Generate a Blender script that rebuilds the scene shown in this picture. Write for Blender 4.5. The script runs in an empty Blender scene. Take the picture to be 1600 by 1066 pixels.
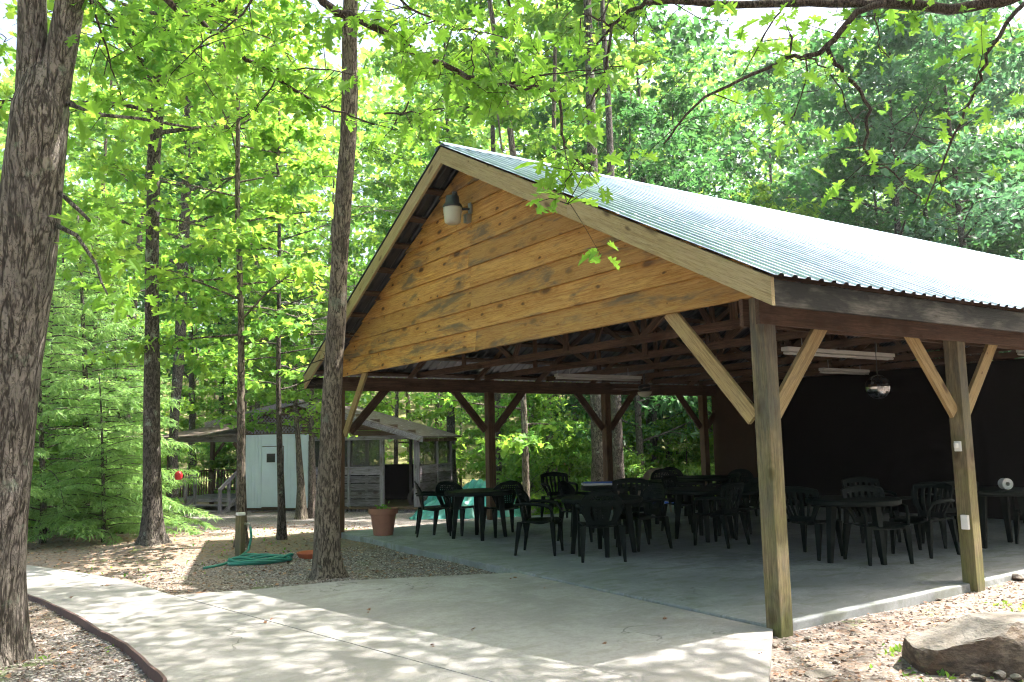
import bpy, math, random
import numpy as np
from mathutils import Vector, Matrix
rs = np.random.RandomState(7); random.seed(7)
R = math.radians
C = bpy.data.collections.new("place"); bpy.context.scene.collection.children.link(C)
sc = bpy.context.scene

# ------------------------------------------------------------------ camera
CAM = np.array([-5.3701, -4.4566, 1.5]); YAW, PITCH, ROLL, FL = 0.9833, 0.1173, -0.021, 1290.6
fw = np.array([math.cos(PITCH)*math.cos(YAW), math.cos(PITCH)*math.sin(YAW), math.sin(PITCH)])
_r = np.array([math.sin(YAW), -math.cos(YAW), 0.0]); _u = np.cross(_r, fw)
rt = _r*math.cos(ROLL) + _u*math.sin(ROLL); up = -_r*math.sin(ROLL) + _u*math.cos(ROLL)
cd = bpy.data.cameras.new("camera"); cam = bpy.data.objects.new("camera", cd); C.objects.link(cam)
M3 = Matrix(((rt[0], up[0], -fw[0]), (rt[1], up[1], -fw[1]), (rt[2], up[2], -fw[2])))
cam.matrix_world = Matrix.Translation(Vector(CAM)) @ M3.to_4x4()
cd.sensor_width = 36; cd.lens = FL/1600*36; cd.clip_end = 2000; cd.clip_start = 0.05
sc.camera = cam
FH = np.array([math.cos(YAW), math.sin(YAW)]); RH = np.array([math.sin(YAW), -math.cos(YAW)])

def ray(px, py):
    return fw + rt*(px-800)/FL - up*(py-533)/FL
def at(px, py, d):            # point seen at a photo pixel, d metres ahead
    return CAM + ray(px, py)*d
def atz(px, py, z):
    v = ray(px, py); return CAM + v*((z-CAM[2])/v[2])
def plan(px, d):              # ground plan position
    p = CAM[:2] + (FH + RH*(px-800)/FL)*d
    return float(p[0]), float(p[1])
def smooth(a, b, x):
    t = np.clip((x-a)/(b-a), 0, 1); return t*t*(3-2*t)
def gz(x, y):                 # ground height
    x = np.asarray(x, float); y = np.asarray(y, float)
    d = (x-CAM[0])*FH[0] + (y-CAM[1])*FH[1]; s = (x-CAM[0])*RH[0] + (y-CAM[1])*RH[1]
    z = -0.075 - 0.53*smooth(13.0, 25, d)
    z = z + 0.24*np.maximum(d-42, 0)*smooth(40, 60, d) - 0.16*np.maximum(d-100, 0)
    z = z + 0.10*np.maximum(s-16, 0)*smooth(5, 20, s)*0.6
    z = z + 0.012*np.sin(x*1.9+y*0.7) + 0.01*np.sin(y*2.7-x*1.3)
    z = z + 0.10*np.exp(-((x+2.85)**2+(y-9.6)**2)/0.5) + .06*np.exp(-((x+5.05)**2+(y-2.3)**2)/0.35) + .05*np.exp(-((x+1.9)**2+(y-4.5)**2)/0.12)
    return z
def atg(px, py):
    z = -0.07
    for _ in range(25):
        p = atz(px, py, z); z = float(gz(p[0], p[1]))
    return p

# ------------------------------------------------------------------ mesh helpers
class MB:
    def __init__(s): s.v=[]; s.f=[]; s.g=[]; s.r=[]
    def add(s, vs, fs, g=None, r=None):
        o=len(s.v); s.v += [tuple(map(float,q)) for q in vs]
        s.g += [tuple(map(float,q)) for q in (g if g is not None else vs)]
        s.f += [tuple(i+o for i in f) for f in fs]
        rr = random.random() if r is None else r; s.r += [rr]*len(fs)
        return s
    def hexa(s, c8, g=None, r=None):   # bottom 4 ccw, top 4
        return s.add(c8, [(3,2,1,0),(4,5,6,7),(0,1,5,4),(1,2,6,5),(2,3,7,6),(3,0,4,7)], g, r)
    def box(s, a, b, ax=0):            # axis aligned, grain along ax
        x0,y0,z0=a; x1,y1,z1=b; c=[(x0,y0,z0),(x1,y0,z0),(x1,y1,z0),(x0,y1,z0),(x0,y0,z1),(x1,y0,z1),(x1,y1,z1),(x0,y1,z1)]
        o=[random.uniform(0,40) for _ in range(3)]; k=[ax,(ax+1)%3,(ax+2)%3]
        return s.hexa(c,[(q[k[0]]+o[0],q[k[1]]+o[1],q[k[2]]+o[2]) for q in c])
    def beam(s, p, q, w, h, upv=(0,0,1)):   # rectangular timber from p to q
        p=Vector(p);q=Vector(q); d=(q-p); L=d.length; d.normalize(); u=Vector(upv); sd=d.cross(u)
        if sd.length<1e-4: sd=d.cross(Vector((1,0,0)))
        sd.normalize(); u=sd.cross(d).normalized(); c=[];g=[]
        o=[random.uniform(0,40) for _ in range(3)]
        for e,t in ((p,0),(q,L)):
            for a,b in ((-1,-1),(1,-1),(1,1),(-1,1)):
                c.append(e+sd*(a*w/2)+u*(b*h/2)); g.append((t+o[0],a*w/2+o[1],b*h/2+o[2]))
        return s.hexa([tuple(x) for x in c],g)
    def tube(s, pts, rad, n=8, cap=True, jit=0.0, flare=None):
        pts=[Vector(p) for p in pts]; vs=[];g=[]; L=0
        N=len(pts); rad=list(rad) if hasattr(rad,'__len__') else [rad]*N
        prev=None
        for i,p in enumerate(pts):
            t=(pts[min(i+1,N-1)]-pts[max(i-1,0)]); t.normalize()
            if i: L+=(p-pts[i-1]).length
            if prev is None:
                a=Vector((1,0,0)) if abs(t.x)<.9 else Vector((0,1,0)); prev=(a-t*a.dot(t)).normalized()
            prev=(prev-t*prev.dot(t)).normalized(); b=t.cross(prev)
            for k in range(n):
                an=2*math.pi*k/n; rr=rad[i]
                if jit: rr*=1+jit*(math.sin(an*3+i*.35)+.6*math.sin(an*5-i*.21+1)+.5*math.sin(an*2+i*.13))+random.uniform(-jit,jit)*.25
                if flare: rr*=1+flare(i,an)
                vs.append(p+prev*(math.cos(an)*rr)+b*(math.sin(an)*rr)); g.append((L,math.cos(an)*rad[i],math.sin(an)*rad[i]))
        fs=[]
        for i in range(N-1):
            for k in range(n):
                k2=(k+1)%n; fs.append((i*n+k,i*n+k2,(i+1)*n+k2,(i+1)*n+k))
        if cap: fs.append(tuple(range(n))[::-1]); fs.append(tuple(range((N-1)*n,N*n)))
        return s.add(vs,fs,g)
    def lathe(s, prof, n=24, c=(0,0,0), closed=False):
        vs=[];fs=[]; m=len(prof)
        for r,z in prof:
            for k in range(n): an=2*math.pi*k/n; vs.append((c[0]+r*math.cos(an),c[1]+r*math.sin(an),c[2]+z))
        for i in range(m-1):
            for k in range(n): k2=(k+1)%n; fs.append((i*n+k,i*n+k2,(i+1)*n+k2,(i+1)*n+k))
        if not closed: fs.append(tuple(range(n))[::-1]); fs.append(tuple(range((m-1)*n,m*n)))
        return s.add(vs,fs)
    def sheet(s, mask, P, th):         # thick sheet over a grid with holes; P[i][j] points, th offset vectors
        ni,nj=mask.shape; A=np.array(P); B=A+th; o=(ni+1)*(nj+1); idx=lambda i,j:i*(nj+1)+j
        fs=[]
        ok=lambda i,j:0<=i<ni and 0<=j<nj and mask[i,j]
        for i in range(ni):
            for j in range(nj):
                if not mask[i,j]: continue
                a,b,c,d=idx(i,j),idx(i+1,j),idx(i+1,j+1),idx(i,j+1)
                fs.append((a,b,c,d)); fs.append((d+o,c+o,b+o,a+o))
                if not ok(i,j-1): fs.append((a,a+o,b+o,b))
                if not ok(i,j+1): fs.append((c,c+o,d+o,d))
                if not ok(i-1,j): fs.append((d,d+o,a+o,a))
                if not ok(i+1,j): fs.append((b,b+o,c+o,c))
        return s.add(list(A.reshape(-1,3))+list(B.reshape(-1,3)),fs)
    def build(s, name, mat, parent=None, smooth=False, bevel=0, **tags):
        me=bpy.data.meshes.new(name); me.from_pydata(s.v,[],s.f); me.update()
        a=me.attributes.new('gr','FLOAT_VECTOR','POINT'); a.data.foreach_set('vector',np.array(s.g,np.float32).ravel())
        a=me.attributes.new('rnd','FLOAT','FACE'); a.data.foreach_set('value',np.array(s.r,np.float32))
        if smooth: me.shade_smooth()
        me.materials.append(mat); o=link(name,me,parent)
        if bevel:
            b=o.modifiers.new('bevel','BEVEL'); b.width=bevel; b.segments=2; b.limit_method='ANGLE'
        if tags: tag(o,**tags)
        return o
def link(name, data, parent=None):
    o=bpy.data.objects.new(name,data); C.objects.link(o)
    if parent: o.parent=parent
    return o
def tag(o, label=None, cat=None, group=None, kind=None):
    if label: o['label']=label
    if cat: o['category']=cat
    if group: o['group']=group
    if kind: o['kind']=kind
    return o
def thing(name, label, cat, loc=(0,0,0), rz=0, group=None):
    o=link(name,None); o.location=loc; o.rotation_euler=(0,0,rz); return tag(o,label,cat,group)
def dup(o, parent=None):
    c=o.copy(); C.objects.link(c); c.parent=parent
    for ch in o.children: dup(ch,c)
    return c
def fast(name, V, F, rnd, mat, parent=None, smooth=False):
    me=bpy.data.meshes.new(name); V=np.asarray(V,np.float32); F=np.asarray(F,np.int32); k=F.shape[1]
    me.vertices.add(len(V)); me.vertices.foreach_set('co',V.ravel())
    me.loops.add(F.size); me.loops.foreach_set('vertex_index',F.ravel())
    me.polygons.add(len(F)); me.polygons.foreach_set('loop_start',np.arange(0,F.size,k,dtype=np.int32))
    me.update(calc_edges=True)
    a=me.attributes.new('rnd','FLOAT','FACE'); a.data.foreach_set('value',np.asarray(rnd,np.float32))
    me.polygons.foreach_set('use_smooth',np.full(len(F),smooth)); me.materials.append(mat)
    return link(name,me,parent)

# leaf templates: verts (x across, y along, z up), faces
def _half(side):
    out=[(0,0),(.04,.12),(.20,.16),(.10,.28),(.36,.36),(.30,.44),(.15,.48),(.42,.66),(.32,.72),(.13,.70),(.20,.88),(.08,.92),(0,1.0)]
    return [(side*x,y) for x,y in out]
def tmpl(kind):
    if kind=='oak':
        a=_half(1); b=_half(-1); v=[(x,y,.10*abs(x)+.06*math.sin(y*3)-.05*y*y) for x,y in a+b]
        return np.array(v), np.array([list(range(13)), list(range(13,26))[::-1]])
    if kind=='leaf':   # ovate folded leaf, two quads
        v=[(0,0,0),(.27,.38,.07),(.2,.72,.03),(0,1,-.05),(-.27,.38,.07),(-.2,.72,.03)]
        return np.array(v), np.array([[0,1,2,3],[0,3,5,4]])
    if kind=='frond':  # a ragged five-lobed leaf as one fan of quads
        v=[(0,0,0),(.16,.22,.03),(.48,.30,.05),(.24,.50,.0),(.34,.82,.02),(0,1.05,-.06),(-.34,.82,.02),(-.24,.50,.0),(-.48,.30,.05),(-.16,.22,.03),(0,.5,-.03)]
        return np.array(v), np.array([[0,1,2,10],[10,2,3,4],[10,4,5,6],[10,6,7,8],[0,10,8,9]])
    if kind=='needle':
        v=[(0,0,0),(.09,.3,.0),(0,1,-.08),(-.09,.3,.0)]
        return np.array(v), np.array([[0,1,2,3]])
def leaves(name, P, size, kind, mat, parent=None, tilt=.5, dirs=None, flat=None, scale_var=.45, rnd=None):
    T,F=tmpl(kind); P=np.asarray(P,float); n=len(P)
    az=rs.uniform(0,2*math.pi,n) if dirs is None else np.arctan2(dirs[:,1],dirs[:,0])-math.pi/2+rs.normal(0,.7,n)
    pit=rs.normal(-.25,tilt,n); rol=rs.normal(0,tilt,n); s=size*(1+rs.uniform(-scale_var,scale_var,n))
    ca,sa=np.cos(az),np.sin(az); cp,sp=np.cos(pit),np.sin(pit); cr,sr=np.cos(rol),np.sin(rol)
    bd=rs.uniform(-.45,.12,(n,1)); cu=rs.uniform(-.5,.9,(n,1)); x,y,z=T[:,0][None]*s[:,None],T[:,1][None]*s[:,None],(T[:,2][None]+bd*T[:,1][None]**2+cu*T[:,0][None]**2)*s[:,None]
    x1=x*cr[:,None]+z*sr[:,None]; z1=-x*sr[:,None]+z*cr[:,None]
    y2=y*cp[:,None]-z1*sp[:,None]; z2=y*sp[:,None]+z1*cp[:,None]
    X=x1*ca[:,None]-y2*sa[:,None]; Y=x1*sa[:,None]+y2*ca[:,None]
    V=np.stack([X,Y,z2],-1)+P[:,None,:]; m=len(T)
    FF=(F[None]+(np.arange(n)*m)[:,None,None]).reshape(-1,F.shape[1])
    rr=rs.rand(n) if rnd is None else rnd
    return fast(name,V.reshape(-1,3),FF,np.repeat(rr,len(F)),mat,parent)

# ------------------------------------------------------------------ materials
class NT:
    def __init__(s,name):
        s.m=bpy.data.materials.new(name); s.m.use_nodes=True; s.t=s.m.node_tree; s.t.nodes.clear()
        s.out=s.n('ShaderNodeOutputMaterial')
    def n(s,typ,**kw):
        x=s.t.nodes.new(typ)
        for k,v in kw.items(): setattr(x,k,v)
        return x
    def l(s,a,b): s.t.links.new(a,b); return s
    def setin(s,sock,v):
        if hasattr(v,'is_output'): s.l(v,sock)
        elif isinstance(v,(tuple,list)) and len(v)==3 and sock.type=='RGBA': sock.default_value=(*v,1)
        else: sock.default_value=v
    def pos(s): return s.n('ShaderNodeNewGeometry').outputs['Position']
    def obj(s): return s.n('ShaderNodeTexCoord').outputs['Object']
    def attr(s,name,out='Vector'): return s.n('ShaderNodeAttribute',attribute_name=name).outputs[out]
    def mp(s,vec,scale=(1,1,1),loc=(0,0,0),rot=(0,0,0)):
        m=s.n('ShaderNodeMapping'); s.l(vec,m.inputs[0]); m.inputs[1].default_value=loc; m.inputs[2].default_value=rot; m.inputs[3].default_value=scale; return m.outputs[0]
    def noise(s,vec,scale,detail=4,rough=.55,dist=0):
        m=s.n('ShaderNodeTexNoise'); s.l(vec,m.inputs['Vector']); m.inputs['Scale'].default_value=scale; m.inputs['Detail'].default_value=detail
        m.inputs['Roughness'].default_value=rough; m.inputs['Distortion'].default_value=dist; return m.outputs['Fac']
    def vor(s,vec,scale,feature='F1',out='Distance',rnd=1):
        m=s.n('ShaderNodeTexVoronoi',feature=feature); s.l(vec,m.inputs['Vector']); m.inputs['Scale'].default_value=scale
        m.inputs['Randomness'].default_value=rnd; return m.outputs[out]
    def ramp(s,fac,stops):
        m=s.n('ShaderNodeValToRGB'); s.l(fac,m.inputs[0]); e=m.color_ramp.elements
        while len(e)<len(stops): e.new(.5)
        for q,(p,c) in zip(e,stops):
            q.position=p; q.color=(*c,1) if hasattr(c,'__len__') else (c,c,c,1)
        return m.outputs[0]
    def mix(s,fac,a,b,mode='MIX'):
        m=s.n('ShaderNodeMix',data_type='RGBA',blend_type=mode); s.setin(m.inputs[0],fac); s.setin(m.inputs[6],a); s.setin(m.inputs[7],b); return m.outputs[2]
    def math(s,op,a,b=0.0,c=None):
        m=s.n('ShaderNodeMath',operation=op); s.setin(m.inputs[0],a); s.setin(m.inputs[1],b)
        if c is not None: s.setin(m.inputs[2],c)
        return m.outputs[0]
    def sep(s,vec): m=s.n('ShaderNodeSeparateXYZ'); s.l(vec,m.inputs[0]); return m.outputs
    def bump(s,h,dist=.01,strength=1,nrm=None):
        m=s.n('ShaderNodeBump'); s.l(h,m.inputs['Height']); m.inputs['Distance'].default_value=dist; m.inputs['Strength'].default_value=strength
        if nrm: s.l(nrm,m.inputs['Normal'])
        return m.outputs[0]
    def pbr(s,col,rough=.7,metal=0,bump=None,spec=.5,**kw):
        b=s.n('ShaderNodeBsdfPrincipled'); s.setin(b.inputs['Base Color'],col); s.setin(b.inputs['Roughness'],rough); s.setin(b.inputs['Metallic'],metal)
        b.inputs['Specular IOR Level'].default_value=spec
        if bump: s.l(bump,b.inputs['Normal'])
        for k,v in kw.items(): s.setin(b.inputs[k],v)
        return b.outputs[0]
    def done(s,sh,disp=None): s.l(sh,s.out.inputs[0]); return s.m

def leaf_mat(name, ca, cb, ta, tb, trans=.5, spec=.35):
    t=NT(name); r=t.attr('rnd','Fac'); oi=t.n('ShaderNodeObjectInfo').outputs['Random']
    nz=t.noise(t.pos(),.55,3)
    f=t.math('MULTIPLY_ADD',nz,1.3,t.math('MULTIPLY_ADD',r,.9,-.62)); f=t.math('MULTIPLY_ADD',oi,.3,t.math('SUBTRACT',f,.12))
    cl=t.n('ShaderNodeClamp'); t.l(f,cl.inputs[0]); f=cl.outputs[0]
    c=t.mix(f,ca,cb); tc=t.mix(f,ta,tb)
    p=t.pbr(c,.45,spec=spec); tr=t.n('ShaderNodeBsdfTranslucent'); t.setin(tr.inputs[0],tc)
    m=t.n('ShaderNodeMixShader'); m.inputs[0].default_value=trans; t.l(p,m.inputs[1]); t.l(tr.outputs[0],m.inputs[2])
    return t.done(m.outputs[0])
M={}
M['oak']=leaf_mat('oak_leaf',(.09,.20,.035),(.13,.27,.04),(.24,.50,.05),(.40,.68,.07),.55)
M['maple']=leaf_mat('maple_leaf',(.07,.19,.04),(.15,.28,.04),(.20,.46,.06),(.46,.66,.08),.52)
M['wood_leaf']=leaf_mat('forest_leaf',(.05,.15,.04),(.13,.25,.04),(.13,.36,.06),(.40,.60,.08),.5)
M['dark_leaf']=leaf_mat('dark_forest_leaf',(.035,.10,.05),(.07,.17,.06),(.06,.2,.06),(.14,.36,.08),.42,.5)
M['blue_leaf']=leaf_mat('silvery_leaf',(.07,.14,.10),(.12,.21,.13),(.08,.22,.10),(.14,.34,.12),.4,.6)
M['needle']=leaf_mat('hemlock_needle',(.12,.24,.08),(.22,.37,.11),(.20,.40,.11),(.40,.60,.15),.45)

def bark_mat(name, c1, c2, c3, vs=9, bumpd=.03, lich=.5, stretch=.16):
    t=NT(name); o=t.obj(); w=t.mp(o,(1,1,stretch))
    n1=t.noise(w,vs,3,.6,.3); e=t.math('MULTIPLY',t.math('ABSOLUTE',t.math('SUBTRACT',n1,.5)),4)
    n3=t.noise(t.mp(o,(1,1,.45),(3,1,2)),vs*1.7,3,.6,.5); e3=t.math('MULTIPLY',t.math('ABSOLUTE',t.math('SUBTRACT',n3,.5)),5)
    fine=t.noise(t.mp(o,(1,1,.35)),70,5,.7); mid=t.noise(w,vs*2.6,5,.65)
    crack=t.math('MINIMUM',t.ramp(e,[(0,0),(.35,.8),(.9,1)]),t.ramp(e3,[(0,.25),(.25,1)]))
    h=t.math('MULTIPLY',t.math('ADD',t.math('MULTIPLY',crack,.8),t.math('ADD',t.math('MULTIPLY',mid,.6),t.math('MULTIPLY',fine,.5))),.62)
    c=t.mix(t.ramp(h,[(.45,0),(.7,.6),(.95,1)]),c1,c2)
    c=t.mix(t.ramp(t.noise(o,3.2,4),[(.45,0),(.62,.75)]),c,c3,'MIX')
    c=t.mix(t.ramp(h,[(.3,1),(.62,0)]),c,tuple(q*.35 for q in c1))
    L=t.ramp(t.noise(o,4.5,6,.7),[(.60,0),(.66,lich)]); c=t.mix(L,c,(.26,.31,.24))
    return t.done(t.pbr(c,.9,bump=t.bump(h,bumpd,1),spec=.15))
M['bark']=bark_mat('grey_oak_bark',(.10,.085,.072),(.29,.255,.22),(.18,.16,.145),19,.03,.35,.13)
M['bark2']=bark_mat('brown_bark',(.10,.082,.065),(.30,.255,.20),(.15,.125,.10),22,.018,.3,.2)
M['bark3']=bark_mat('dark_spotted_bark',(.06,.052,.045),(.20,.175,.15),(.09,.08,.07),26,.014,.8,.3)
M['bark4']=bark_mat('pale_bark',(.16,.125,.11),(.31,.25,.22),(.22,.18,.16),20,.012,.3,.3)
M['twig']=bark_mat('twig_bark',(.05,.038,.03),(.12,.095,.08),(.08,.065,.055),40,.004,.2,.3)

def wood_mat(name, base, dark, tint, knots=.9, stain=None, stain_amt=(.5,.7), rough=.7, grainscale=1, rv=.35, moss=0):
    t=NT(name); g=t.attr('gr'); r=t.attr('rnd','Fac')
    gm=t.mp(g,(1.2,28*grainscale,28*grainscale)); n1=t.noise(gm,1.6,5,.6,.6); n2=t.noise(t.mp(g,(.5,6,6)),1.5,3,.5,1.2)
    sg=t.sep(g); cx=t.n('ShaderNodeCombineXYZ'); t.l(t.math('MULTIPLY',sg[0],2.1),cx.inputs[0]); t.l(t.math('MULTIPLY',t.math('ADD',sg[1],sg[2]),4.2),cx.inputs[1])
    wob=t.n('ShaderNodeTexNoise'); t.l(g,wob.inputs['Vector']); wob.inputs['Scale'].default_value=14; vs_=t.n('ShaderNodeVectorMath',operation='SCALE'); t.l(wob.outputs['Color'],vs_.inputs[0]); vs_.inputs['Scale'].default_value=.12
    va_=t.n('ShaderNodeVectorMath',operation='ADD'); t.l(cx.outputs[0],va_.inputs[0]); t.l(vs_.outputs[0],va_.inputs[1])
    kn=t.n('ShaderNodeTexVoronoi',voronoi_dimensions='2D'); t.l(va_.outputs[0],kn.inputs['Vector']); kn.inputs['Scale'].default_value=1.0; kc=t.n('ShaderNodeRGBToBW'); t.l(kn.outputs['Color'],kc.inputs[0]); kd=t.math('DIVIDE',kn.outputs['Distance'],t.math('ADD',.12,t.math('MULTIPLY',t.math('POWER',kc.outputs[0],2.0),3.2)))
    ring=t.math('SINE',t.math('MULTIPLY',t.math('POWER',kd,.8),60)); 
    c=t.mix(t.ramp(n1,[(.36,0),(.62,1)]),dark,base); c=t.mix(t.ramp(n2,[(.4,0),(.65,.6)]),c,tint)
    near=t.ramp(kd,[(.07,1),(.36,0)]); c=t.mix(t.math('MULTIPLY',near,t.math('MULTIPLY_ADD',ring,.25,.55)),c,dark)
    k=t.ramp(kd,[(.045,knots),(.085,0)]); c=t.mix(k,c,(.055,.022,.008))
    c=t.mix(t.math('MULTIPLY',r,rv),c,tuple(q*.55 for q in tint))
    if stain:
        s=t.ramp(t.noise(t.mp(g,(.9,3.5,3.5)),1.3,5,.65,.4),[(stain_amt[0],0),(stain_amt[1],1)]); c=t.mix(s,c,stain)
    if moss:
        z=t.sep(t.pos())[2]; mz=t.math('MULTIPLY',t.ramp(t.noise(t.pos(),3,4),[(.4,.2),(.6,1)]),t.math('SUBTRACT',moss,t.math('MULTIPLY',z,moss*.36)))
        c=t.mix(mz,c,(.13,.15,.035))
    h=t.math('ADD',n1,t.math('MULTIPLY',k,-.5))
    sm=t.ramp(t.noise(t.mp(g,(3,40,40)),2.2,6,.75),[(.38,.55),(.52,0)]); c=t.mix(sm,c,tuple(q*.5 for q in dark))
    return t.done(t.pbr(c,rough,bump=t.bump(h,.005,1),spec=.25))
M['siding']=wood_mat('golden_pine_siding',(.66,.39,.11),(.38,.155,.028),(.56,.33,.11),1,(.15,.115,.07),(.53,.66),rv=.62)
M['fascia']=wood_mat('pale_pine_fascia',(.44,.35,.19),(.32,.23,.11),(.40,.32,.19),.8,(.24,.20,.13),(.60,.85))
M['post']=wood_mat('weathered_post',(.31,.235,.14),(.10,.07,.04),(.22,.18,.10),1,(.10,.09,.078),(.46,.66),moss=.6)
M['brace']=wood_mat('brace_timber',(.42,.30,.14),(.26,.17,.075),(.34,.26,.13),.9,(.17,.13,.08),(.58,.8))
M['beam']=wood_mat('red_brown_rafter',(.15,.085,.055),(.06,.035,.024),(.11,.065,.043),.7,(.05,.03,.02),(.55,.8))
M['back_post']=wood_mat('shaded_brown_post',(.16,.09,.05),(.08,.045,.025),(.12,.07,.04),.8)  # post timber darkened so its colour carries the shade on the back posts
M['black_board']=wood_mat('stained_side_fascia',(.15,.13,.11),(.04,.036,.03),(.09,.08,.07),.7,(.012,.011,.010),(.38,.54))
M['grey_wood']=wood_mat('silvered_shed_wood',(.42,.39,.45),(.17,.14,.155),(.30,.27,.31),.6,(.13,.09,.07),(.58,.8))
M['brown_wood']=wood_mat('brown_shed_wood',(.20,.13,.09),(.10,.06,.04),(.15,.10,.07),.6)

def concrete(name, c1, c2, green, gm):
    t=NT(name); p=t.pos(); a=t.noise(p,.9,5,.6,.6); b=t.noise(p,9,6,.7); s=t.noise(p,160,2,.6); st=t.noise(t.mp(p,(1,2.2,1)),2.2,5,.65,1.1)
    c=t.mix(t.ramp(a,[(.42,0),(.58,1)]),c1,c2); c=t.mix(t.ramp(b,[(.3,.35),(.6,0)]),c,tuple(q*.55 for q in c1))
    c=t.mix(t.ramp(s,[(.35,.45),(.55,0)]),c,tuple(q*.5 for q in c1)); c=t.mix(t.ramp(st,[(.50,0),(.62,gm)]),c,green)
    h=t.math('ADD',t.math('MULTIPLY',b,.5),t.math('MULTIPLY',s,.5))
    wn=t.n('ShaderNodeTexNoise'); t.l(p,wn.inputs['Vector']); wn.inputs['Scale'].default_value=2.5; wn.inputs['Detail'].default_value=6
    sc1=t.n('ShaderNodeVectorMath',operation='SCALE'); t.l(wn.outputs['Color'],sc1.inputs[0]); sc1.inputs['Scale'].default_value=.5
    ad=t.n('ShaderNodeVectorMath',operation='ADD'); t.l(t.mp(p,(.42,.30,.3)),ad.inputs[0]); t.l(sc1.outputs[0],ad.inputs[1])
    cr=t.vor(ad.outputs[0],.9,'DISTANCE_TO_EDGE'); ck=t.math('MULTIPLY',t.ramp(cr,[(.0015,1),(.0045,0)]),t.ramp(t.noise(p,.7,2),[(.5,0),(.56,.8)])); c=t.mix(ck,c,(.06,.055,.045))
    sp=t.vor(p,7,'F1'); c=t.mix(t.ramp(sp,[(.02,.6),(.06,0)]),c,(.12,.10,.08))
    m5=t.noise(p,30,6,.75); c=t.mix(t.ramp(m5,[(.30,.5),(.55,0)]),c,tuple(q*.62 for q in c1))
    lg=t.noise(t.mp(p,(1,1,1),(5,3,0)),.45,4,.6,.8); c=t.mix(t.ramp(lg,[(.4,.35),(.6,0)]),c,tuple(q*.7 for q in c1))
    return t.done(t.pbr(c,.85,bump=t.bump(t.math('SUBTRACT',h,ck),.008,.9),spec=.25))
M['slab']=concrete('slab_concrete',(.26,.275,.28),(.39,.405,.415),(.16,.17,.12),.6)
M['patio']=concrete('patio_concrete',(.355,.335,.325),(.47,.45,.44),(.27,.25,.20),.45)

# ground
t=NT('gravel_and_dirt'); p=t.pos()
vc=t.n('ShaderNodeTexVoronoi'); t.l(p,vc.inputs['Vector']); vc.inputs['Scale'].default_value=42; cell=t.n('ShaderNodeRGBToBW'); t.l(vc.outputs['Color'],cell.inputs[0])
vd=vc.outputs['Distance']
grav=t.ramp(cell.outputs[0],[(.1,(.10,.09,.088)),(.45,(.25,.23,.225)),(.75,(.40,.375,.365)),(1,(.58,.54,.51))])
grav=t.mix(t.ramp(vd,[(.35,0),(.75,.85)]),grav,(.07,.06,.055))
dn=t.noise(p,22,6,.7); dirt=t.ramp(dn,[(.3,(.08,.065,.052)),(.5,(.20,.165,.135)),(.7,(.35,.30,.26))])
v2=t.n('ShaderNodeTexVoronoi'); t.l(t.mp(p,(1,1,1),(3,1,0)),v2.inputs['Vector']); v2.inputs['Scale'].default_value=24; b2=t.n('ShaderNodeRGBToBW'); t.l(v2.outputs['Color'],b2.inputs[0])
dirt=t.mix(t.ramp(b2.outputs[0],[(.55,0),(.62,.7)]),dirt,t.ramp(b2.outputs[0],[(.6,(.24,.13,.075)),(.8,(.36,.25,.175)),(.95,(.10,.06,.04))]))
X,Y,Z=t.sep(p)
# gravel zones: foreground left of the path, bed by the slab corner, and the sweep of drive before the shed
d1=t.math('ADD',t.math('MULTIPLY',t.math('ADD',X,1.0),.35),t.math('MULTIPLY',t.math('SUBTRACT',Y,5.0),-.9))
big=t.noise(p,.8,4,.6)
def band(expr,w): return t.ramp(t.math('ADD',t.math('DIVIDE',expr,w),.5),[(0,0),(1,1)])
g1=band(t.math('SUBTRACT',t.math('ADD',7.3,t.math('MULTIPLY',t.math('SUBTRACT',big,.5),2.2)),Y),1.2)     # y<7.3
dd=t.math('ADD',t.math('MULTIPLY',t.math('ADD',X,5.37),FH[0]),t.math('MULTIPLY',t.math('ADD',Y,4.457),FH[1]))
g2=t.math('MULTIPLY',band(t.math('SUBTRACT',dd,t.math('MULTIPLY_ADD',big,5,13.5)),2.5),band(t.math('SUBTRACT',29,dd),3))
gm=t.math('MAXIMUM',g1,g2)
left=band(t.math('SUBTRACT',t.math('MULTIPLY_ADD',big,1.4,-3.5),X),.8) # x< -3.2
mid=t.math('MULTIPLY',left,band(t.math('SUBTRACT',Y,3.9),.8)); gm=t.math('MULTIPLY',gm,t.math('SUBTRACT',1,t.math('MULTIPLY',mid,.8)))
rgt=band(t.math('SUBTRACT',t.math('MULTIPLY_ADD',big,.7,-.35),Y),.35); gm=t.math('MULTIPLY',gm,t.math('SUBTRACT',1,t.math('MULTIPLY',rgt,.6)))
gm=t.math('MULTIPLY',gm,t.ramp(t.noise(p,3.3,5,.7),[(.36,.25),(.5,1)]))
col=t.mix(gm,dirt,grav)
col=t.mix(t.math('MULTIPLY',t.ramp(t.noise(p,1.7,5,.7),[(.60,0),(.68,.75)]),t.ramp(dd,[(0,0),(1,1)])),col,(.12,.17,.05))
far=band(t.math('SUBTRACT',dd,31),4); col=t.mix(far,col,t.ramp(t.noise(p,1.3,5,.7),[(.35,(.09,.07,.04)),(.5,(.16,.16,.06)),(.7,(.34,.29,.2))]))
hh=t.math('ADD',t.math('MULTIPLY',t.math('SUBTRACT',.8,vd),gm),t.math('MULTIPLY',dn,.9))
M['ground']=t.done(t.pbr(col,.95,bump=t.bump(hh,.014,1),spec=.15))

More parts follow.
